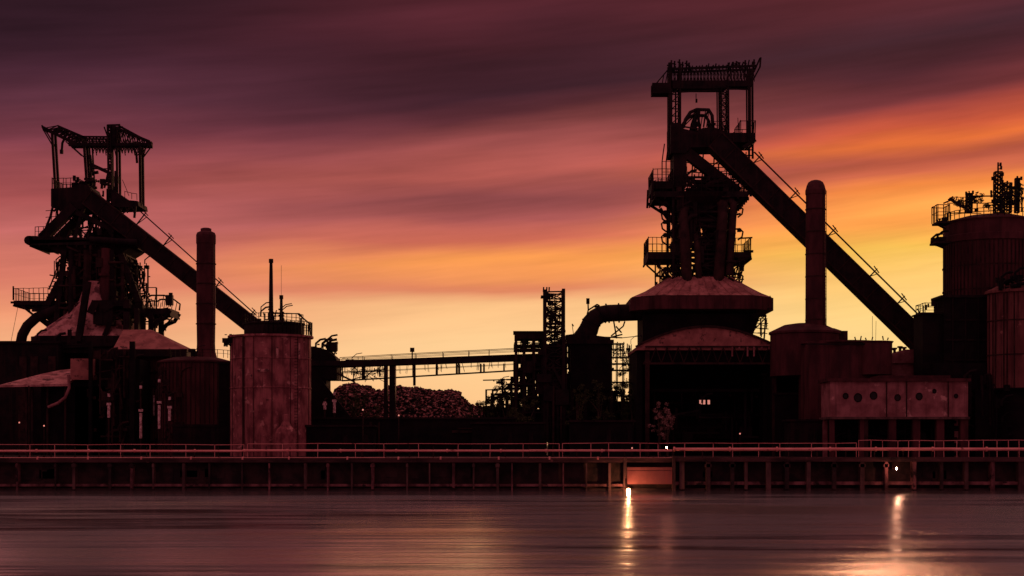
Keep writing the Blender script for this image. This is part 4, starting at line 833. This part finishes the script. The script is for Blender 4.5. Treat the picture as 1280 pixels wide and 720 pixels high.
for i, (q, b0, top, rr, lab) in enumerate(((334, 400, 320, .36, 'tall thin vent mast standing on the cap of the rusty tank'), (347, 400, 366, .32, 'short vent mast with a whip aerial on the cap of the rusty tank'))):
    t = thing('vent_mast', lab, 'mast', (X(q), Y+5, Z(b0)), 'vent masts on the rusty tank')
    m = MB(); m.path([(X(q),Y+5,Z(b0)), (X(q),Y+5,Z(top+18)), (X(q),Y+5,Z(top))], [rr*1.35, rr, rr*.8], 10); m.tube((X(q),Y+5,Z(top+5)), (X(q),Y+5,Z(top)), rr*1.25, 10); m.build('pole', STEEL, t)
    m = MB()
    if i: m.bar((X(q),Y+5,Z(366)), (X(q),Y+5,Z(328)), .06)
    else: m.bar((X(q+2),Y+5,Z(400)), (X(q+7),Y+5,Z(385)), .2)
    for k in range(4): m.box((X(q+(-1)**k*1.4),Y+5,Z(b0-4-k*4)), (.7,.4,.3))
    m.build('fitting', STEEL, t)
# ================================================================= between the furnaces
v = V(345); X, Z, Y = v.x, v.z, v.Y; Z_ = Z
ss = thing('screening_house', 'broken-roofed dark hopper house behind the rusty tank at the conveyor end', 'industrial building', (X(405), Y, GZ))
m = MB(); m.prism([(X(380),Z(434)), (X(395),Z(434)), (X(410),Z(438)), (X(421),Z(447)), (X(423),Z(452)), (X(423),Z(475)), (X(380),Z(475))], Y-3, Y+6); m.bb(X(384), X(410), Y-3, Y+5, GZ, Z(474))
m.prism([(X(388),Z(474)), (X(404),Z(474)), (X(470),Z(560)), (X(388),Z(560))], Y-5, Y-3.2); m.build('wall', SOOT, ss)
m = MB(); m.clutter(X(390), X(420), Y-2, Y+4, Z(446), Z(430), 24, 33, (.12,.35)); m.bar((X(417),Y,Z(444)), (X(421),Y,Z(436)), .3); m.bar((X(420),Y-3,Z(466)), (X(445),Y-3,Z(478)), .4); m.bb(X(388), X(426), Y-3.4, Y+6.2, Z(458), Z(452)); m.build('roof_gear', STEEL, ss)
cb = thing('conveyor_bridge', 'long level conveyor bridge with hanging truss crossing to the lattice tower', 'conveyor', (X(540), Y, GZ))
m = MB(); m.bar((X(424),Y,Z(455.5)), (X(684),Y,Z(446)), 4.0, 1.35); m.build('deck', STEEL, cb)
m = MB()
for yy in (Y-2, Y+2):
    A, B_2 = Vector((X(426),yy,Z(454))), Vector((X(648),yy,Z(442.5)))
    m.rail([A, B_2], h=1.15, sp=5.2, t=.12, mid=True, rng=random.Random(3))
m.clutter(X(426), X(450), Y-2, Y+2, Z(454), Z(446), 8, 18, (.05,.12)); m.bar((X(516),Y-2,Z(450)), (X(516),Y-2,Z(440)), .28); m.build('railing', STEEL, cb)
m = MB(); m.bar((X(516),Y-2,Z(441)), (X(516),Y-2,Z(437)), .3); m.box((X(516),Y-2,Z(438)), (.9,.7,.9)); m.build('lamp_head', STEEL, cb)
m = MB()
for yy in (Y-1.8, Y+1.8):
    m.bar((X(426),yy,Z(476)), (X(648),yy,Z(463)), .16); m.bar((X(426),yy,Z(466)), (X(648),yy,Z(455)), .09)
    for q in (427, 454, 517, 546, 571, 574, 601, 605, 630, 646): m.bar((X(q),yy,Z(455)), (X(q),yy,Z(476-(q-426)*.058)), .34 if q not in (427, 646) else .25)
    g = random.Random(2)
    for k in range(46): q = g.choice((g.uniform(426,482), g.uniform(426,640))); m.bar((X(q),yy,Z(459-(q-426)*.05)), (X(q+g.uniform(-3,4)),yy,Z(474-(q-426)*.058-g.uniform(0,6))), .07)
m.clutter(X(427), X(482), Y-1.8, Y+2, Z(478), Z(460), 42, 17, (.05,.13)); m.build('hanging_truss', STEEL, cb)
for q, ww, bot in ((482.5, .7, 560), (491, 1.25, 560), (518, .55, 484)):
    m = MB(); m.bb(X(q)-ww/2, X(q)+ww/2, Y-1.6, Y+1.6, Z(bot), Z(452)) if q != 518 else m.bb(X(q)-ww/2, X(q)+ww/2, Y-.4, Y+.4, Z(482), Z(452)); m.build('support_leg', STEEL, cb)
# ore heap: rubble mound
def mound(name, label, cat, prof, v, depth, seed, mt, rock=.9, dens=520, kind=None):
    X, Z, Y = v.x, v.z, v.Y; g = random.Random(seed); b_ = MB()
    def h(px_):
        for (a, za), (c, zc) in zip(prof, prof[1:]):
            if a <= px_ <= c: return Z(za+(zc-za)*(px_-a)/(c-a))-GZ
        return 0
    nx, ny = 70, 16; x0, x1 = prof[0][0], prof[-1][0]; vs = []
    for j in range(ny+1):
        t = j/ny; k = math.sin(math.pi*min(1, t*1.0+0.0))**.6 if 0 < t < 1 else 0
        for i in range(nx+1): q = x0+(x1-x0)*i/nx; vs.append((X(q), Y+(t-.5)*depth, GZ-.2+h(q)*k*g.uniform(.93,1.03)))
    b_.add(vs, [(j*(nx+1)+i, j*(nx+1)+i+1, (j+1)*(nx+1)+i+1, (j+1)*(nx+1)+i) for j in range(ny) for i in range(nx)])
    for _ in range(dens):
        q = g.uniform(x0, x1); t = g.uniform(.02, .6); k = math.sin(math.pi*t)**.6; s_ = g.uniform(.1, 1)**4*rock*1.8+.1
        c_ = Vector((X(q), Y+(t-.5)*depth, GZ-.2+h(q)*k*.97)); rot = Matrix.Rotation(g.uniform(0,6), 3, Vector((g.random(),g.random(),g.random()+.1)).normalized())
        pts = [c_+rot@Vector((a*s_*g.uniform(.6,1.2), b2*s_*g.uniform(.6,1.2), d*s_*g.uniform(.5,1))) for a in (-1,1) for b2 in (-1,1) for d in (-1,1)]
        b_.add(pts, [(0,1,3,2), (4,6,7,5), (0,4,5,1), (2,3,7,6), (0,2,6,4), (1,5,7,3)])
    return tag(b_.build(name, mt, None, (X((x0+x1)/2), Y, GZ)), label, cat, kind=kind)
mound('ore_heap', 'speckled rubble heap of ore under the conveyor bridge', 'ore heap', [(474,500), (484,482), (500,481), (512,484), (525,483), (534,486), (546,488), (558,487), (570,488), (578,495), (586,505), (594,508), (606,509), (622,512), (640,512)], V(372), 34, 5, ORE, .34, 3400)
mound('slag_heap', 'low dark slag heap with pale flecks left of the bridge legs', 'slag heap', [(410,520), (425,482), (436,478), (446,481), (462,484), (480,488), (495,500), (500,520)], V(366), 20, 6, ORE, .5, 500)
# retaining wall with openings in front of the heaps
v = V(330); X, Z, Y = v.x, v.z, v.Y
rw = thing('retaining_wall', 'long low black retaining wall in front of the rubble heaps', 'wall', (X(510), Y, GZ))
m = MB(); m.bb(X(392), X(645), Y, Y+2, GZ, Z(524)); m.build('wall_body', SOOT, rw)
m = MB(); m.bb(X(391), X(646), Y-.3, Y+2.3, Z(524), Z(521.5)); m.build('coping', STEEL, rw)
m = MB(); m.bb(X(565), X(590), Y-.2, Y-.02, Z(541), Z(538)); m.bb(X(572), X(594), Y-.2, Y-.02, Z(536.5), Z(534.8)); m.bb(X(462), X(465), Y-.5, Y-.1, GZ, Z(528)); m.bb(X(473), X(475), Y-.5, Y-.1, GZ, Z(528)); m.build('wall_bracket', STEEL2, rw)
# lattice tower
v = V(338); X, Z, Y = v.x, v.z, v.Y; Z_ = Z
lt2 = thing('lattice_tower', 'dark open lattice tower rising between the conveyor bridge and the gas duct', 'tower', (X(692), Y, GZ))
for px_ in (681, 704):
    for yy in (Y-2, Y+2):
        m = MB(); m.bb(X(px_)-.35, X(px_)+.35, yy-.3, yy+.3, GZ, Z(362 if px_ > 690 else 363)); m.build('corner_post', STEEL, lt2)
m = MB(); g = random.Random(8)
qq = [366, 375, 386, 395, 405, 415, 424, 434, 446, 460, 475, 490, 505, 520, 535]
for a0, b0 in zip(qq, qq[1:]):
    for yy in (Y-2, Y+2):
        m.bar((X(681),yy,Z(a0)), (X(704),yy,Z(a0+g.uniform(-1,1))), .28); m.bar((X(681),yy,Z(a0)), (X(704),yy,Z(b0)), .2); m.bar((X(704),yy,Z(a0)), (X(681),yy,Z(b0)), .2)
    m.box((X(g.uniform(685,700)), Y, Z(a0+4)), (g.uniform(.6,1.6), 2, g.uniform(.4,1.2)))
for k in range(3): m.stair((X(683 if k % 2 else 702), Y, Z(405+k*15)), (X(702 if k % 2 else 683), Y, Z(405+k*15-13)), .9, .12)
m.build('cross_bracing', STEEL, lt2)
m = MB(); m.clutter(X(679), X(706), Y-2.5, Y+2, Z(440), Z(374), 36, 23, (.06,.2)); m.clutter(X(678), X(708), Y-2.5, Y+2, Z(560), Z(430), 120, 24, (.12,.45)); m.bb(X(685), X(700), Y-1.5, Y+1.5, GZ, Z(455))
for q in (679, 683, 686): m.bar((X(q),Y-2,Z(366)), (X(q+.3),Y-2,Z(360)), .3)
m.bb(X(676), X(688), Y-2.5, Y+2.5, Z(372), Z(370.5)); m.build('pipework', STEEL, lt2)
m = MB(); m.bb(X(690), X(692.5), Y-3.1, Y-2.6, GZ, Z(483)); m.bb(X(700), X(701.5), Y-3, Y-2.6, GZ, Z(508)); m.build('riser_pipe', STEEL2, lt2)
# transfer house left of the tower
v = V(342); X, Z, Y = v.x, v.z, v.Y; Z_ = Z
th = thing('transfer_house', 'flat-topped open steel transfer house where the conveyor meets the lattice tower', 'industrial building', (X(662), Y, GZ))
m = MB(); m.bb(X(643), X(680), Y-4, Y+4, Z(425), Z(417)); m.bb(X(641.5), X(681), Y-4.3, Y+4.3, Z(417), Z(415.5)); m.build('roof', STEEL, th)
m = MB()
for q in (645, 655, 667, 678):
    for yy in (Y-3.6, Y+3.6): m.bb(X(q)-.3, X(q)+.3, yy-.3, yy+.3, GZ, Z(425))
for q in (432, 437, 462, 480, 498, 515): m.bb(X(642), X(681), Y-4, Y+4, Z(q)-.35, Z(q))
m.build('frame', STEEL, th)
m = MB(); m.clutter(X(642), X(680), Y-4, Y+4, Z(560), Z(448), 190, 41, (.1,.34)); m.clutter(X(642), X(680), Y-4, Y+4, Z(442), Z(425), 46, 42, (.07,.2)); m.bb(X(648), X(680), Y-2, Y+2, GZ, Z(512)); m.rrail(X(643), X(680), Y-4, Y+4, Z(437), h=1.2, sp=1.2, t=.12); m.bb(X(668), X(680), Y-3, Y+3, Z(458), Z(445)); m.build('machinery', STEEL, th)
# derelict pipe rack with foliage
v = V(350); X, Z, Y = v.x, v.z, v.Y; Z_ = Z
pk = thing('pipe_rack', 'ragged rack of dark pipes half hidden by shrubs left of the transfer house', 'pipe rack', (X(625), Y, GZ))
m = MB(); m.clutter(X(606), X(648), Y-4, Y+3, Z(560), Z(492), 90, 51, (.12,.4)); m.clutter(X(615), X(648), Y-4, Y+3, Z(500), Z(474), 40, 52, (.07,.2))
for q in (476, 488, 500, 512): m.bar((X(607 if q > 480 else 604),Y-3,Z(q)), (X(648),Y-3,Z(q-1)), .25)
for q in (608, 616, 628, 640): m.bb(X(q)-.2, X(q)+.2, Y-3.3, Y-2.9, GZ, Z(488 if q < 620 else 474))
m.build('rack_frame', STEEL, pk)
# dust catcher block under the duct
v = V(346); X, Z, Y = v.x, v.z, v.Y; Z_ = Z
dc = thing('dust_catcher', 'dark boxy dust catcher standing on legs under the bend of the gas duct', 'dust catcher', (X(736), Y, GZ))
m = MB(); m.bb(X(712), X(763), Y-6, Y+4, Z(489), Z(431)); m.prism([(X(714),Z(489)), (X(762),Z(489)), (X(750),Z(516)), (X(726),Z(516))], Y-5, Y+3); m.build('body', SOOT, dc)
m = MB(); m.bb(X(707), X(765), Y-6.5, Y+4.5, Z(432), Z(427)); m.prism([(X(706),Z(427)), (X(706),Z(421)), (X(722),Z(419)), (X(738),Z(421)), (X(761),Z(424)), (X(761),Z(427))], Y-6, Y+4); m.build('top_deck', STEEL, dc)
m = MB()
for q in (714, 730, 746, 762): m.bb(X(q)-.35, X(q)+.35, Y-6.3, Y-5.6, GZ, Z(489)); m.bb(X(q)-.35, X(q)+.35, Y+3.2, Y+3.9, GZ, Z(489))
m.clutter(X(706), X(716), Y-5, Y+3, Z(520), Z(428), 34, 53, (.1,.3)); m.bb(X(708), X(712), Y-3, Y+3, GZ, Z(470)); m.clutter(X(712), X(770), Y-5, Y+3, GZ, Z(490), 120, 54, (.2,.6)); m.bar((X(707),Y-5,Z(432)), (X(707),Y-5,Z(560)), .4); m.bar((X(711),Y-5,Z(445)), (X(706),Y-5,Z(458)), .4)
m.build('support_frame', STEEL, dc)
v = V(352); X, Z, Y = v.x, v.z, v.Y
sc_ = thing('pipe_scaffold', 'thin scaffold of rails and pipes between the dust catcher and the open cast house', 'scaffold', (X(782), Y, GZ))
m = MB()
for q in (764, 771, 779, 788, 796):
    for yy in (Y-2, Y+2): m.bar((X(q),yy,Z(560)), (X(q),yy,Z(428 if q < 780 else 446)), .2)
for q in (430, 437, 447, 455, 463, 478, 495):
    for yy in (Y-2, Y+2): m.bar((X(763),yy,Z(q)), (X(780 if q < 440 else 798),yy,Z(q)), .2)
m.clutter(X(763), X(797), Y-2, Y+2, Z(466), Z(430), 44, 55, (.05,.13)); m.build('scaffold_frame', STEEL, sc_)
m = MB(); m.bb(X(764), X(796), Y-3, Y+3, GZ, Z(503)); m.bb(X(708), X(798), Y-3.6, Y+3.4, Z(505), Z(502)); m.bb(X(712), X(798), Y+1, Y+3, GZ, Z(505)); m.build('base_wall', SOOT, sc_)

# low sheds, tanks and crates that close the bottom of the view
v = V(322); X, Z, Y = v.x, v.z, v.Y
for a0, b0, q, yy, lab, mt in ((590, 680, 530, 0, 'low black shed with a flat roof below the shrubs and pipe rack', SOOT), (712, 790, 528, -4, 'low black shed in front of the dust catcher legs', SOOT), (975, 1036, 492, 6, 'dark lean-to between the cast house and the building with portholes', SOOT), (966, 1024, 466, 12, 'dark block between the cast house and the squat tank', SOOT), (388, 470, 534, -6, 'low dark shed right of the rusty tank', SOOT), (264, 298, 452, 8, 'narrow black shed filling the gap between the wide drum and the rusty tank', SOOT), (690, 716, 500, 26, 'small black hut right behind the foot of the lattice tower', SOOT), (972, 1040, 528, -14, 'very low dark store in front of the lean-to beside the cast house', STEEL)):
    t = thing('low_shed', lab, 'shed', (X((a0+b0)/2), Y+yy, GZ), 'low sheds along the quay')
    m = MB(); m.bb(X(a0), X(b0), Y+yy, Y+yy+6, GZ, Z(q)); m.build('wall', mt, t)
    m = MB(); m.bb(X(a0)-.4, X(b0)+.4, Y+yy-.4, Y+yy+6.4, Z(q), Z(q)+.4); m.build('roof', STEEL, t)
    n = int((b0-a0)/13)
    for k in range(n):
        if k % 3 == 1: continue
        q0 = a0+6+k*13; m = MB(); m.bb(X(q0), X(q0+5), Y+yy-.06, Y+yy+.1, Z(556), Z(q+10) if q+14 < 556 else Z(q+5)); m.build('door_panel', STEEL if k % 2 else SOOT, t)
# far belt of trees and buildings behind everything
v = V(640); X, Z, Y = v.x, v.z, v.Y
g = random.Random(77); b_ = MB()
for k in range(9000):
    x = g.uniform(-330, 330); y = Y+g.uniform(-6, 12); hmax = 11.5+3.0*math.sin(x*.05)+2.0*math.sin(x*.17+1); z = GZ+hmax*g.random()**.6+.2
    s_ = g.uniform(.5,1.3); rot = Matrix.Rotation(g.uniform(0,6), 3, Vector((g.random()-.5,g.random()-.5,g.random())).normalized()); c_ = Vector((x,y,z))
    b_.add([c_+rot@Vector(q) for q in ((-s_,-s_*.6,0), (s_,-s_*.6,0), (s_*.6,s_,0), (-s_,s_*.7,.2))], [(0,1,2,3)])
tag(b_.build('distant_wood', LEAF, None, (0, Y, GZ)), 'far dark belt of trees behind the works', 'wood', kind='stuff')
# ---- trees and shrubs
def leafmass(b_, c, r, n, g, s0=.16, s1=.4):
    for _ in range(n):
        d = Vector((g.gauss(0,1), g.gauss(0,1), g.gauss(0,1))).normalized()*(g.random()**.45)
        p = Vector((c[0]+d.x*r[0], c[1]+d.y*r[1], c[2]+d.z*r[2])); s_ = g.uniform(s0, s1)
        rot = Matrix.Rotation(g.uniform(0,6.28), 3, Vector((g.random()-.5,g.random()-.5,g.random()-.5)).normalized())
        b_.add([p+rot@Vector(q) for q in ((-s_,0,0), (0,-s_*.5,0), (s_,0,.1*s_), (0,s_*.5,0))], [(0,1,2,3)])
def tree(px_, pyt, Y, wpx, label, seed, name='tree', cat='tree', dens=1.0, base=None, lm=None):
    v = V(Y); x = v.x(px_); z1 = v.z(pyt); bz = GZ if base is None else base; H = z1-bz; W = wpx*v.k/2; g = random.Random(seed)
    t = thing(name, label, cat, (x, Y, bz), 'trees and shrubs growing in the works' if base is None else 'weeds growing on the tank roof')
    b_ = MB(); tips = []
    top = Vector((x+g.uniform(-.3,.3)*W, Y, bz+H*.75)); b_.path([(x,Y,bz), (x+.1,Y,bz+H*.4), top], [H*.028+.04, H*.02+.03, .03], 7)
    for i in range(8):
        a0 = g.uniform(0,6.28); e = Vector((x,Y,bz+H*g.uniform(.2,.6))); f = Vector((x+W*.8*math.cos(a0), Y+W*.8*math.sin(a0), bz+H*g.uniform(.45,.92))); b_.path([e, (e+f)/2+Vector((0,0,.2)), f], [H*.012+.02, H*.008+.02, .02], 5); tips.append(f)
    b_.build('trunk', BARK, t)
    b_ = MB()
    for f in tips+[top, Vector((x, Y, bz+H*.9))]:
        for _ in range(3):
            c_ = f+Vector((g.uniform(-.3,.3)*W, g.uniform(-.3,.3)*W, g.uniform(-.12,.08)*H)); rr = W*g.uniform(.16,.36); leafmass(b_, c_, (rr, rr, rr*.8), int(38*dens), g, .07+W*.02, .16+W*.035)
    b_.build('crown', lm or LEAF, t)
    return t
for px_, pyt, Y_, w_, lab, sd in ((612, 489, 346, 26, 'ragged shrub just right of the ore heap', 1), (632, 480, 346, 34, 'taller bush below the right end of the conveyor bridge', 2), (656, 496, 333, 34, 'dark tree in front of the open transfer house', 3),
                             (722, 478, 334, 30, 'tree beside the foot of the lattice tower under the dust catcher', 4), (748, 474, 335, 36, 'dark tree in front of the dust catcher', 5), (778, 462, 344, 34, 'spreading tree between the dust catcher and the cast house', 6), (790, 474, 338, 22, 'narrow tree touching the left wall of the cast house', 7),
                             (824, 501, 326, 24, 'young tree with painted lit leaves inside the left bay of the cast house', 8), (834, 516, 322, 16, 'small sapling with painted lit leaves beside the left column of the cast house', 9), (440, 486, 344, 40, 'dark bush in front of the slag heap', 10), (598, 502, 352, 20, 'low bush on the right slope of the ore heap', 11), (470, 506, 335, 26, 'low bush at the bridge legs', 12)):
    tree(px_, pyt, Y_, w_, lab, sd, dens=2.2 if sd in (1,2,3,6,7,11) else 1.0, lm=LEAF_LIT if sd in (8, 9) else None)
tr_ = V(321)
for px_, pyt, w_, lab, sd in ((1200, 247, 13, 'weedy shrub at the left rim of the huge tank roof', 31), (1221, 240, 15, 'bushy weed between the stub mast and the tallest mast', 32), (1236, 254, 12, 'small low weed just left of the tallest mast', 33), (1264, 238, 15, 'bushy weed between the stout mast and the cross-armed mast', 34), (1277, 230, 14, 'tall weed at the right edge on the huge tank roof', 35), (1252, 244, 10, 'thin weed at the foot of the tallest mast', 36)):
    tree(px_, pyt, 321, w_, lab, sd, 'roof_shrub', 'shrub', .5, tr_.z(265))

# added pipes whose pale colour paints small lit highlights at the furnace foot
v = V(338); X, Z, Y = v.x, v.z, v.Y
for i, (x0, q0, q1, lab) in enumerate(((136, 522, 488, 'standpipe with painted highlights in front of the foot of the smaller furnace'), (176, 548, 478, 'tall standpipe with painted highlights left of the wide drum'), (199, 536, 470, 'slim standpipe with painted highlights beside the ribbed shed wall'), (212, 526, 492, 'short standpipe with painted highlights close to the wide drum'), (406, 512, 498, 'short standpipe with painted highlights right of the rusty tank'), (418, 516, 486, 'standpipe with painted highlights at the foot of the broken-roofed hopper house'))):
    t = thing('standpipe', lab, 'pipe', (X(x0), Y, GZ), 'added standpipes with painted highlights')
    m = MB(); m.path([(X(x0),Y,GZ), (X(x0),Y,Z(q1+3)), (X(x0+.8),Y,Z(q1+1)), (X(x0+3),Y,Z(q1))], .2, 8); m.build('pipe', STEEL2, t)
    m = MB(); m.tube((X(x0),Y,Z(q0)), (X(x0),Y,Z(q0-(q0-q1)*.45)), .3, 8); m.tube((X(x0),Y,Z(q1+8)), (X(x0),Y,Z(q1+4)), .28, 8); m.box((X(x0),Y,Z((q0+q1)/2)), (.9,.5,.5)); m.build('lit_sleeve', LIT_SPECK, t)

fh = thing('glare_hall', 'added long dark hall out of view beyond the huge tank, blocking sun glare', 'industrial building', (200, 335, GZ))  # added out of view to keep low sun glare off the water
m = MB(); m.bb(112, 330, 322, 352, GZ, 27); m.build('wall', SOOT, fh)
m = MB(); m.prism([(110, 27), (221, 34), (332, 27)], 321, 353); m.build('roof', STEEL, fh)
# ================================================================= quay
LAMPR = lampmat('red_lamp_glass', (1, .30, .17), 110.0)
CONC3 = mat('sooty_deck_concrete', [(.02,.012,.013), (.075,.033,.034)], .6, (.25,1,1), rough=.9, patch=((.14,.055,.055), .62, .8), bump=.3)
CONC2 = mat('rust_stained_concrete', [(.05,.022,.024), (.22,.085,.09)], .45, (1,1,.5), rough=.9, patch=((.02,.012,.013), .54, .35), bump=.3)
YQ = 281.0; v = V(YQ); X, Z = v.x, v.z
qw = thing('quay_wall', 'long stained concrete quay wall with piles above the dark river', 'quay wall', (0, YQ, 0))
m = MB(); x0, x1 = -420, 420
m.bb(x0, x1, YQ+1.6, YQ+3, -3, GZ-.3); m.build('back_wall', CONCD, qw)
m = MB()
m.bb(x0, X(842), YQ-.4, YQ+3, Z(578), GZ+.02); m.bb(X(842)+.01, x1, YQ-.9, YQ+3, Z(577), GZ+.12); m.build('deck_beam', CONC3, qw)
m = MB(); m.bb(x0, X(783), YQ-.2, YQ+1, Z(608), Z(605)); m.bb(X(842), x1, YQ-.2, YQ+1, Z(606), Z(602)); m.build('waling', CONC2, qw)
m = MB(); m.bb(x0, x1, YQ, YQ+2, -3, .35); m.build('toe', CONCD, qw)
g = random.Random(9)
qs = [22,70,93,138,165,192,230,262,303,337,382,410,440,466,509,537,567,592,622,640,675,704,733,762,852,885,915,932,960,983,1010,1042,1077,1107,1142,1176,1207,1240,1275,1310,-15,-50,-90,1350,1395,1430,-130,-170,1470,1510]
for q in qs:
    w_ = g.choice((1.6,2.0,3.2)) if q < 800 else g.uniform(3.5,6.5); m = MB()
    m.bb(X(q-w_/2), X(q+w_/2), YQ-.5 if q < 800 else YQ-.7, YQ+1.2, g.choice((.2,-.5,-.5)), Z(579 if q < 842 else 577)-.01)
    if g.random() < .4: m.bb(X(q-w_*.8), X(q+w_*.8), YQ-.7, YQ+1, Z(584), Z(580))
    m.build('pile', g.choice((CONC, CONC2, CONC, CONCD)), qw)
m = MB()
for k in range(44):
    q = g.uniform(-60, 1340); m.bb(X(q), X(q+g.uniform(6,26)), YQ+1.45, YQ+1.6, Z(g.uniform(596,602)), Z(g.uniform(582,590)))
m.build('recess_plate', CONCD, qw)
m = MB(); m.bb(X(840), X(843.5), YQ-1.1, YQ+1, -.5, Z(570)); m.bb(X(779), X(783), YQ-.8, YQ+1, -.5, Z(572)); m.build('end_post', CONC, qw)
pn = MB(); pn.bb(X(783.5), X(839.5), YQ-1.0, YQ-.3, Z(605), Z(588.5)); pn.bb(X(783.5), X(839.5), YQ-.9, YQ-.4, Z(588)-.0, Z(584)); tag(pn.build('fender_panel', PANEL, None, (X(811), YQ, 1)), 'plain red rectangular panel fixed low on the quay wall', 'panel')
# tyre fenders and ladders
# the crash barrier: two long pipe rails
def pipe_rail(name, label, cat, X0, X1, y, z, r, sp, seed, post=None):
    t = thing(name, label, cat, ((X0+X1)/2, y, GZ), 'pipe runs along the quay'); g = random.Random(seed)
    m = MB(); k = int((X1-X0)/24)
    for i in range(k): a_, b_ = X0+(X1-X0)*i/k, X0+(X1-X0)*(i+1)/k; dz = g.uniform(-.05,.05); m.tube((a_,y,z+dz), (b_,y,z+dz), r, 8)
    for i in range(int((X1-X0)/9)): q = X0+i*9+g.uniform(-1,1); m.tube((q,y,z), (q+.3,y,z), r*1.5, 8)
    m.build('pipe', RAIL, t)
    m = MB(); n = int((X1-X0)/sp)
    for i in range(n+1):
        q = X0+(X1-X0)*i/n; m.bb(q-.09, q+.09, y-.08, y+.08, GZ, z-r*.6)
        if post: m.bb(q-.07, q+.07, y-.07, y+.07, z, z+post*g.uniform(.5,1.1))
    m.build('stanchion', STEEL2, t)
    return t
pipe_rail('service_pipe', 'upper pale red pipe running the left part of the quay edge', 'pipe', -300, X(841), YQ+.8, Z(563.5), .20, 4.2, 1, .9)
pipe_rail('service_pipe', 'lower pale red pipe just above the quay beam left of the red panel', 'pipe', -300, X(841), YQ-.1, Z(573.5), .24, 5, 2)
pipe_rail('service_pipe', 'single thick pale pipe along the quay edge right of the red panel', 'pipe', X(842), 300, YQ-.3, Z(561.5), .28, 5, 3)
for i, (a_, b_, y, z, h, sp, lab) in enumerate(((-300, X(300), YQ+4, GZ, 2.35, 5.5, 'thin handrail behind the quay pipes in front of the smaller furnace'), (X(305), X(700), YQ+4, GZ, 2.5, 6.5, 'thin handrail behind the quay pipes in front of the conveyor bridge'), (X(704), X(1075), YQ+3, GZ, 2.6, 4.5, 'thin handrail in front of the open cast house'), (X(1078), 300, YQ+3, GZ, 3.1, 2.2, 'close-posted handrail in front of the low building with portholes'))):
    r_ = MB().rail([(a_,y,z), (b_,y,z)], h=h, sp=sp, t=.095, rng=random.Random(i+60)); tag(r_.build('handrail', RAIL, None, ((a_+b_)/2, y, z)), lab, 'handrail', 'handrails along the quay')
# bollards, small sheds and stuff along the deck
def post_lamp(x, y, h, label, m_=None, hh=None):
    t = thing('deck_light', label, 'lamp', (x, y, GZ), 'small lights along the quay')
    b_ = MB(); b_.bar((x,y,GZ), (x,y,GZ+h), .12); b_.box((x,y,GZ+.1), (.4,.4,.2)); b_.build('post', STEEL2, t)
    b_ = MB(); b_.lathe([(.05,GZ+h-.03), (.13,GZ+h+.03), (.13,GZ+h+.2), (.05,GZ+h+.27)], (x,y), 10); b_.build('lamp_glass', m_ or LAMPS, t)
v3 = V(290)
post_lamp(v3.x(925), 290, v3.z(543)-GZ, 'pale light on a short post in front of the open cast house')
post_lamp(v3.x(832), 288, v3.z(560)-GZ, 'short red light post at the left column of the cast house', LAMPR)
post_lamp(v3.x(787), 284, V(284).z(561)-GZ, 'short faint light post above the red panel')
t = thing('streak_lamp', 'added amber lamp on an arm for the light streak in the water below the building with portholes', 'lamp', (X(1115), YQ-.9, 3), 'small lights along the quay')  # added lamp, no source seen; stands in for the cause of the streak
m = MB(); m.bar((X(1115),YQ-.8,Z(584)), (X(1115),YQ-3.4,Z(583)), .14); m.box((X(1115),YQ-.95,Z(584)), (.4,.2,.6)); m.bar((X(1115),YQ-3.4,Z(582)), (X(1115),YQ-3.4,Z(585.5)), .1); m.box((X(1115),YQ-3.4,Z(583)+.02), (.5,.5,.1)); m.build('arm', STEEL2, t)
m = MB(); m.lathe([(.05,Z(586.6)), (.13,Z(586)), (.13,Z(584.6)), (.06,Z(584))], (X(1115), YQ-3.4), 10); m.build('lamp_glass', lampmat('streak_lamp_glass', (1, .42, .24), 330.0), t)
post_lamp(v3.x(453), 291, v3.z(513)-GZ, 'tiny white light on a tall post left of the ore heap')
post_lamp(v3.x(498), 291, v3.z(520)-GZ, 'tiny pink light on a tall post in front of the ore heap')
post_lamp(v3.x(53), 291, v3.z(533)-GZ, 'tiny pink light on a tall post below the lean-to roof')
post_lamp(v3.x(22), 291, v3.z(529)-GZ, 'tiny light on a tall post near the left edge')
# mooring light: the lit lamp low on the wall whose reflection runs down the river
t = thing('mooring_lamp', 'bright yellow lamp low on the quay wall beside the red panel', 'lamp', (X(781), YQ-1.2, 1))
m = MB(); m.bb(X(776), X(788), YQ-1.1, YQ-.95, Z(611), Z(609.5)); m.bar((X(783),YQ-.9,Z(604)), (X(783.5),YQ-3.9,Z(609)), .12); m.bb(X(781), X(783), YQ-1.0, YQ-.5, Z(611), Z(598)); m.build('housing', STEEL2, t)
m = MB(); m.lathe([(.08,Z(613)), (.2,Z(612.5)), (.24,Z(611.6)), (.2,Z(610.8)), (.08,Z(610.2))], (X(783.5), YQ-4.0), 12); m.build('lamp_glass', LAMP, t)
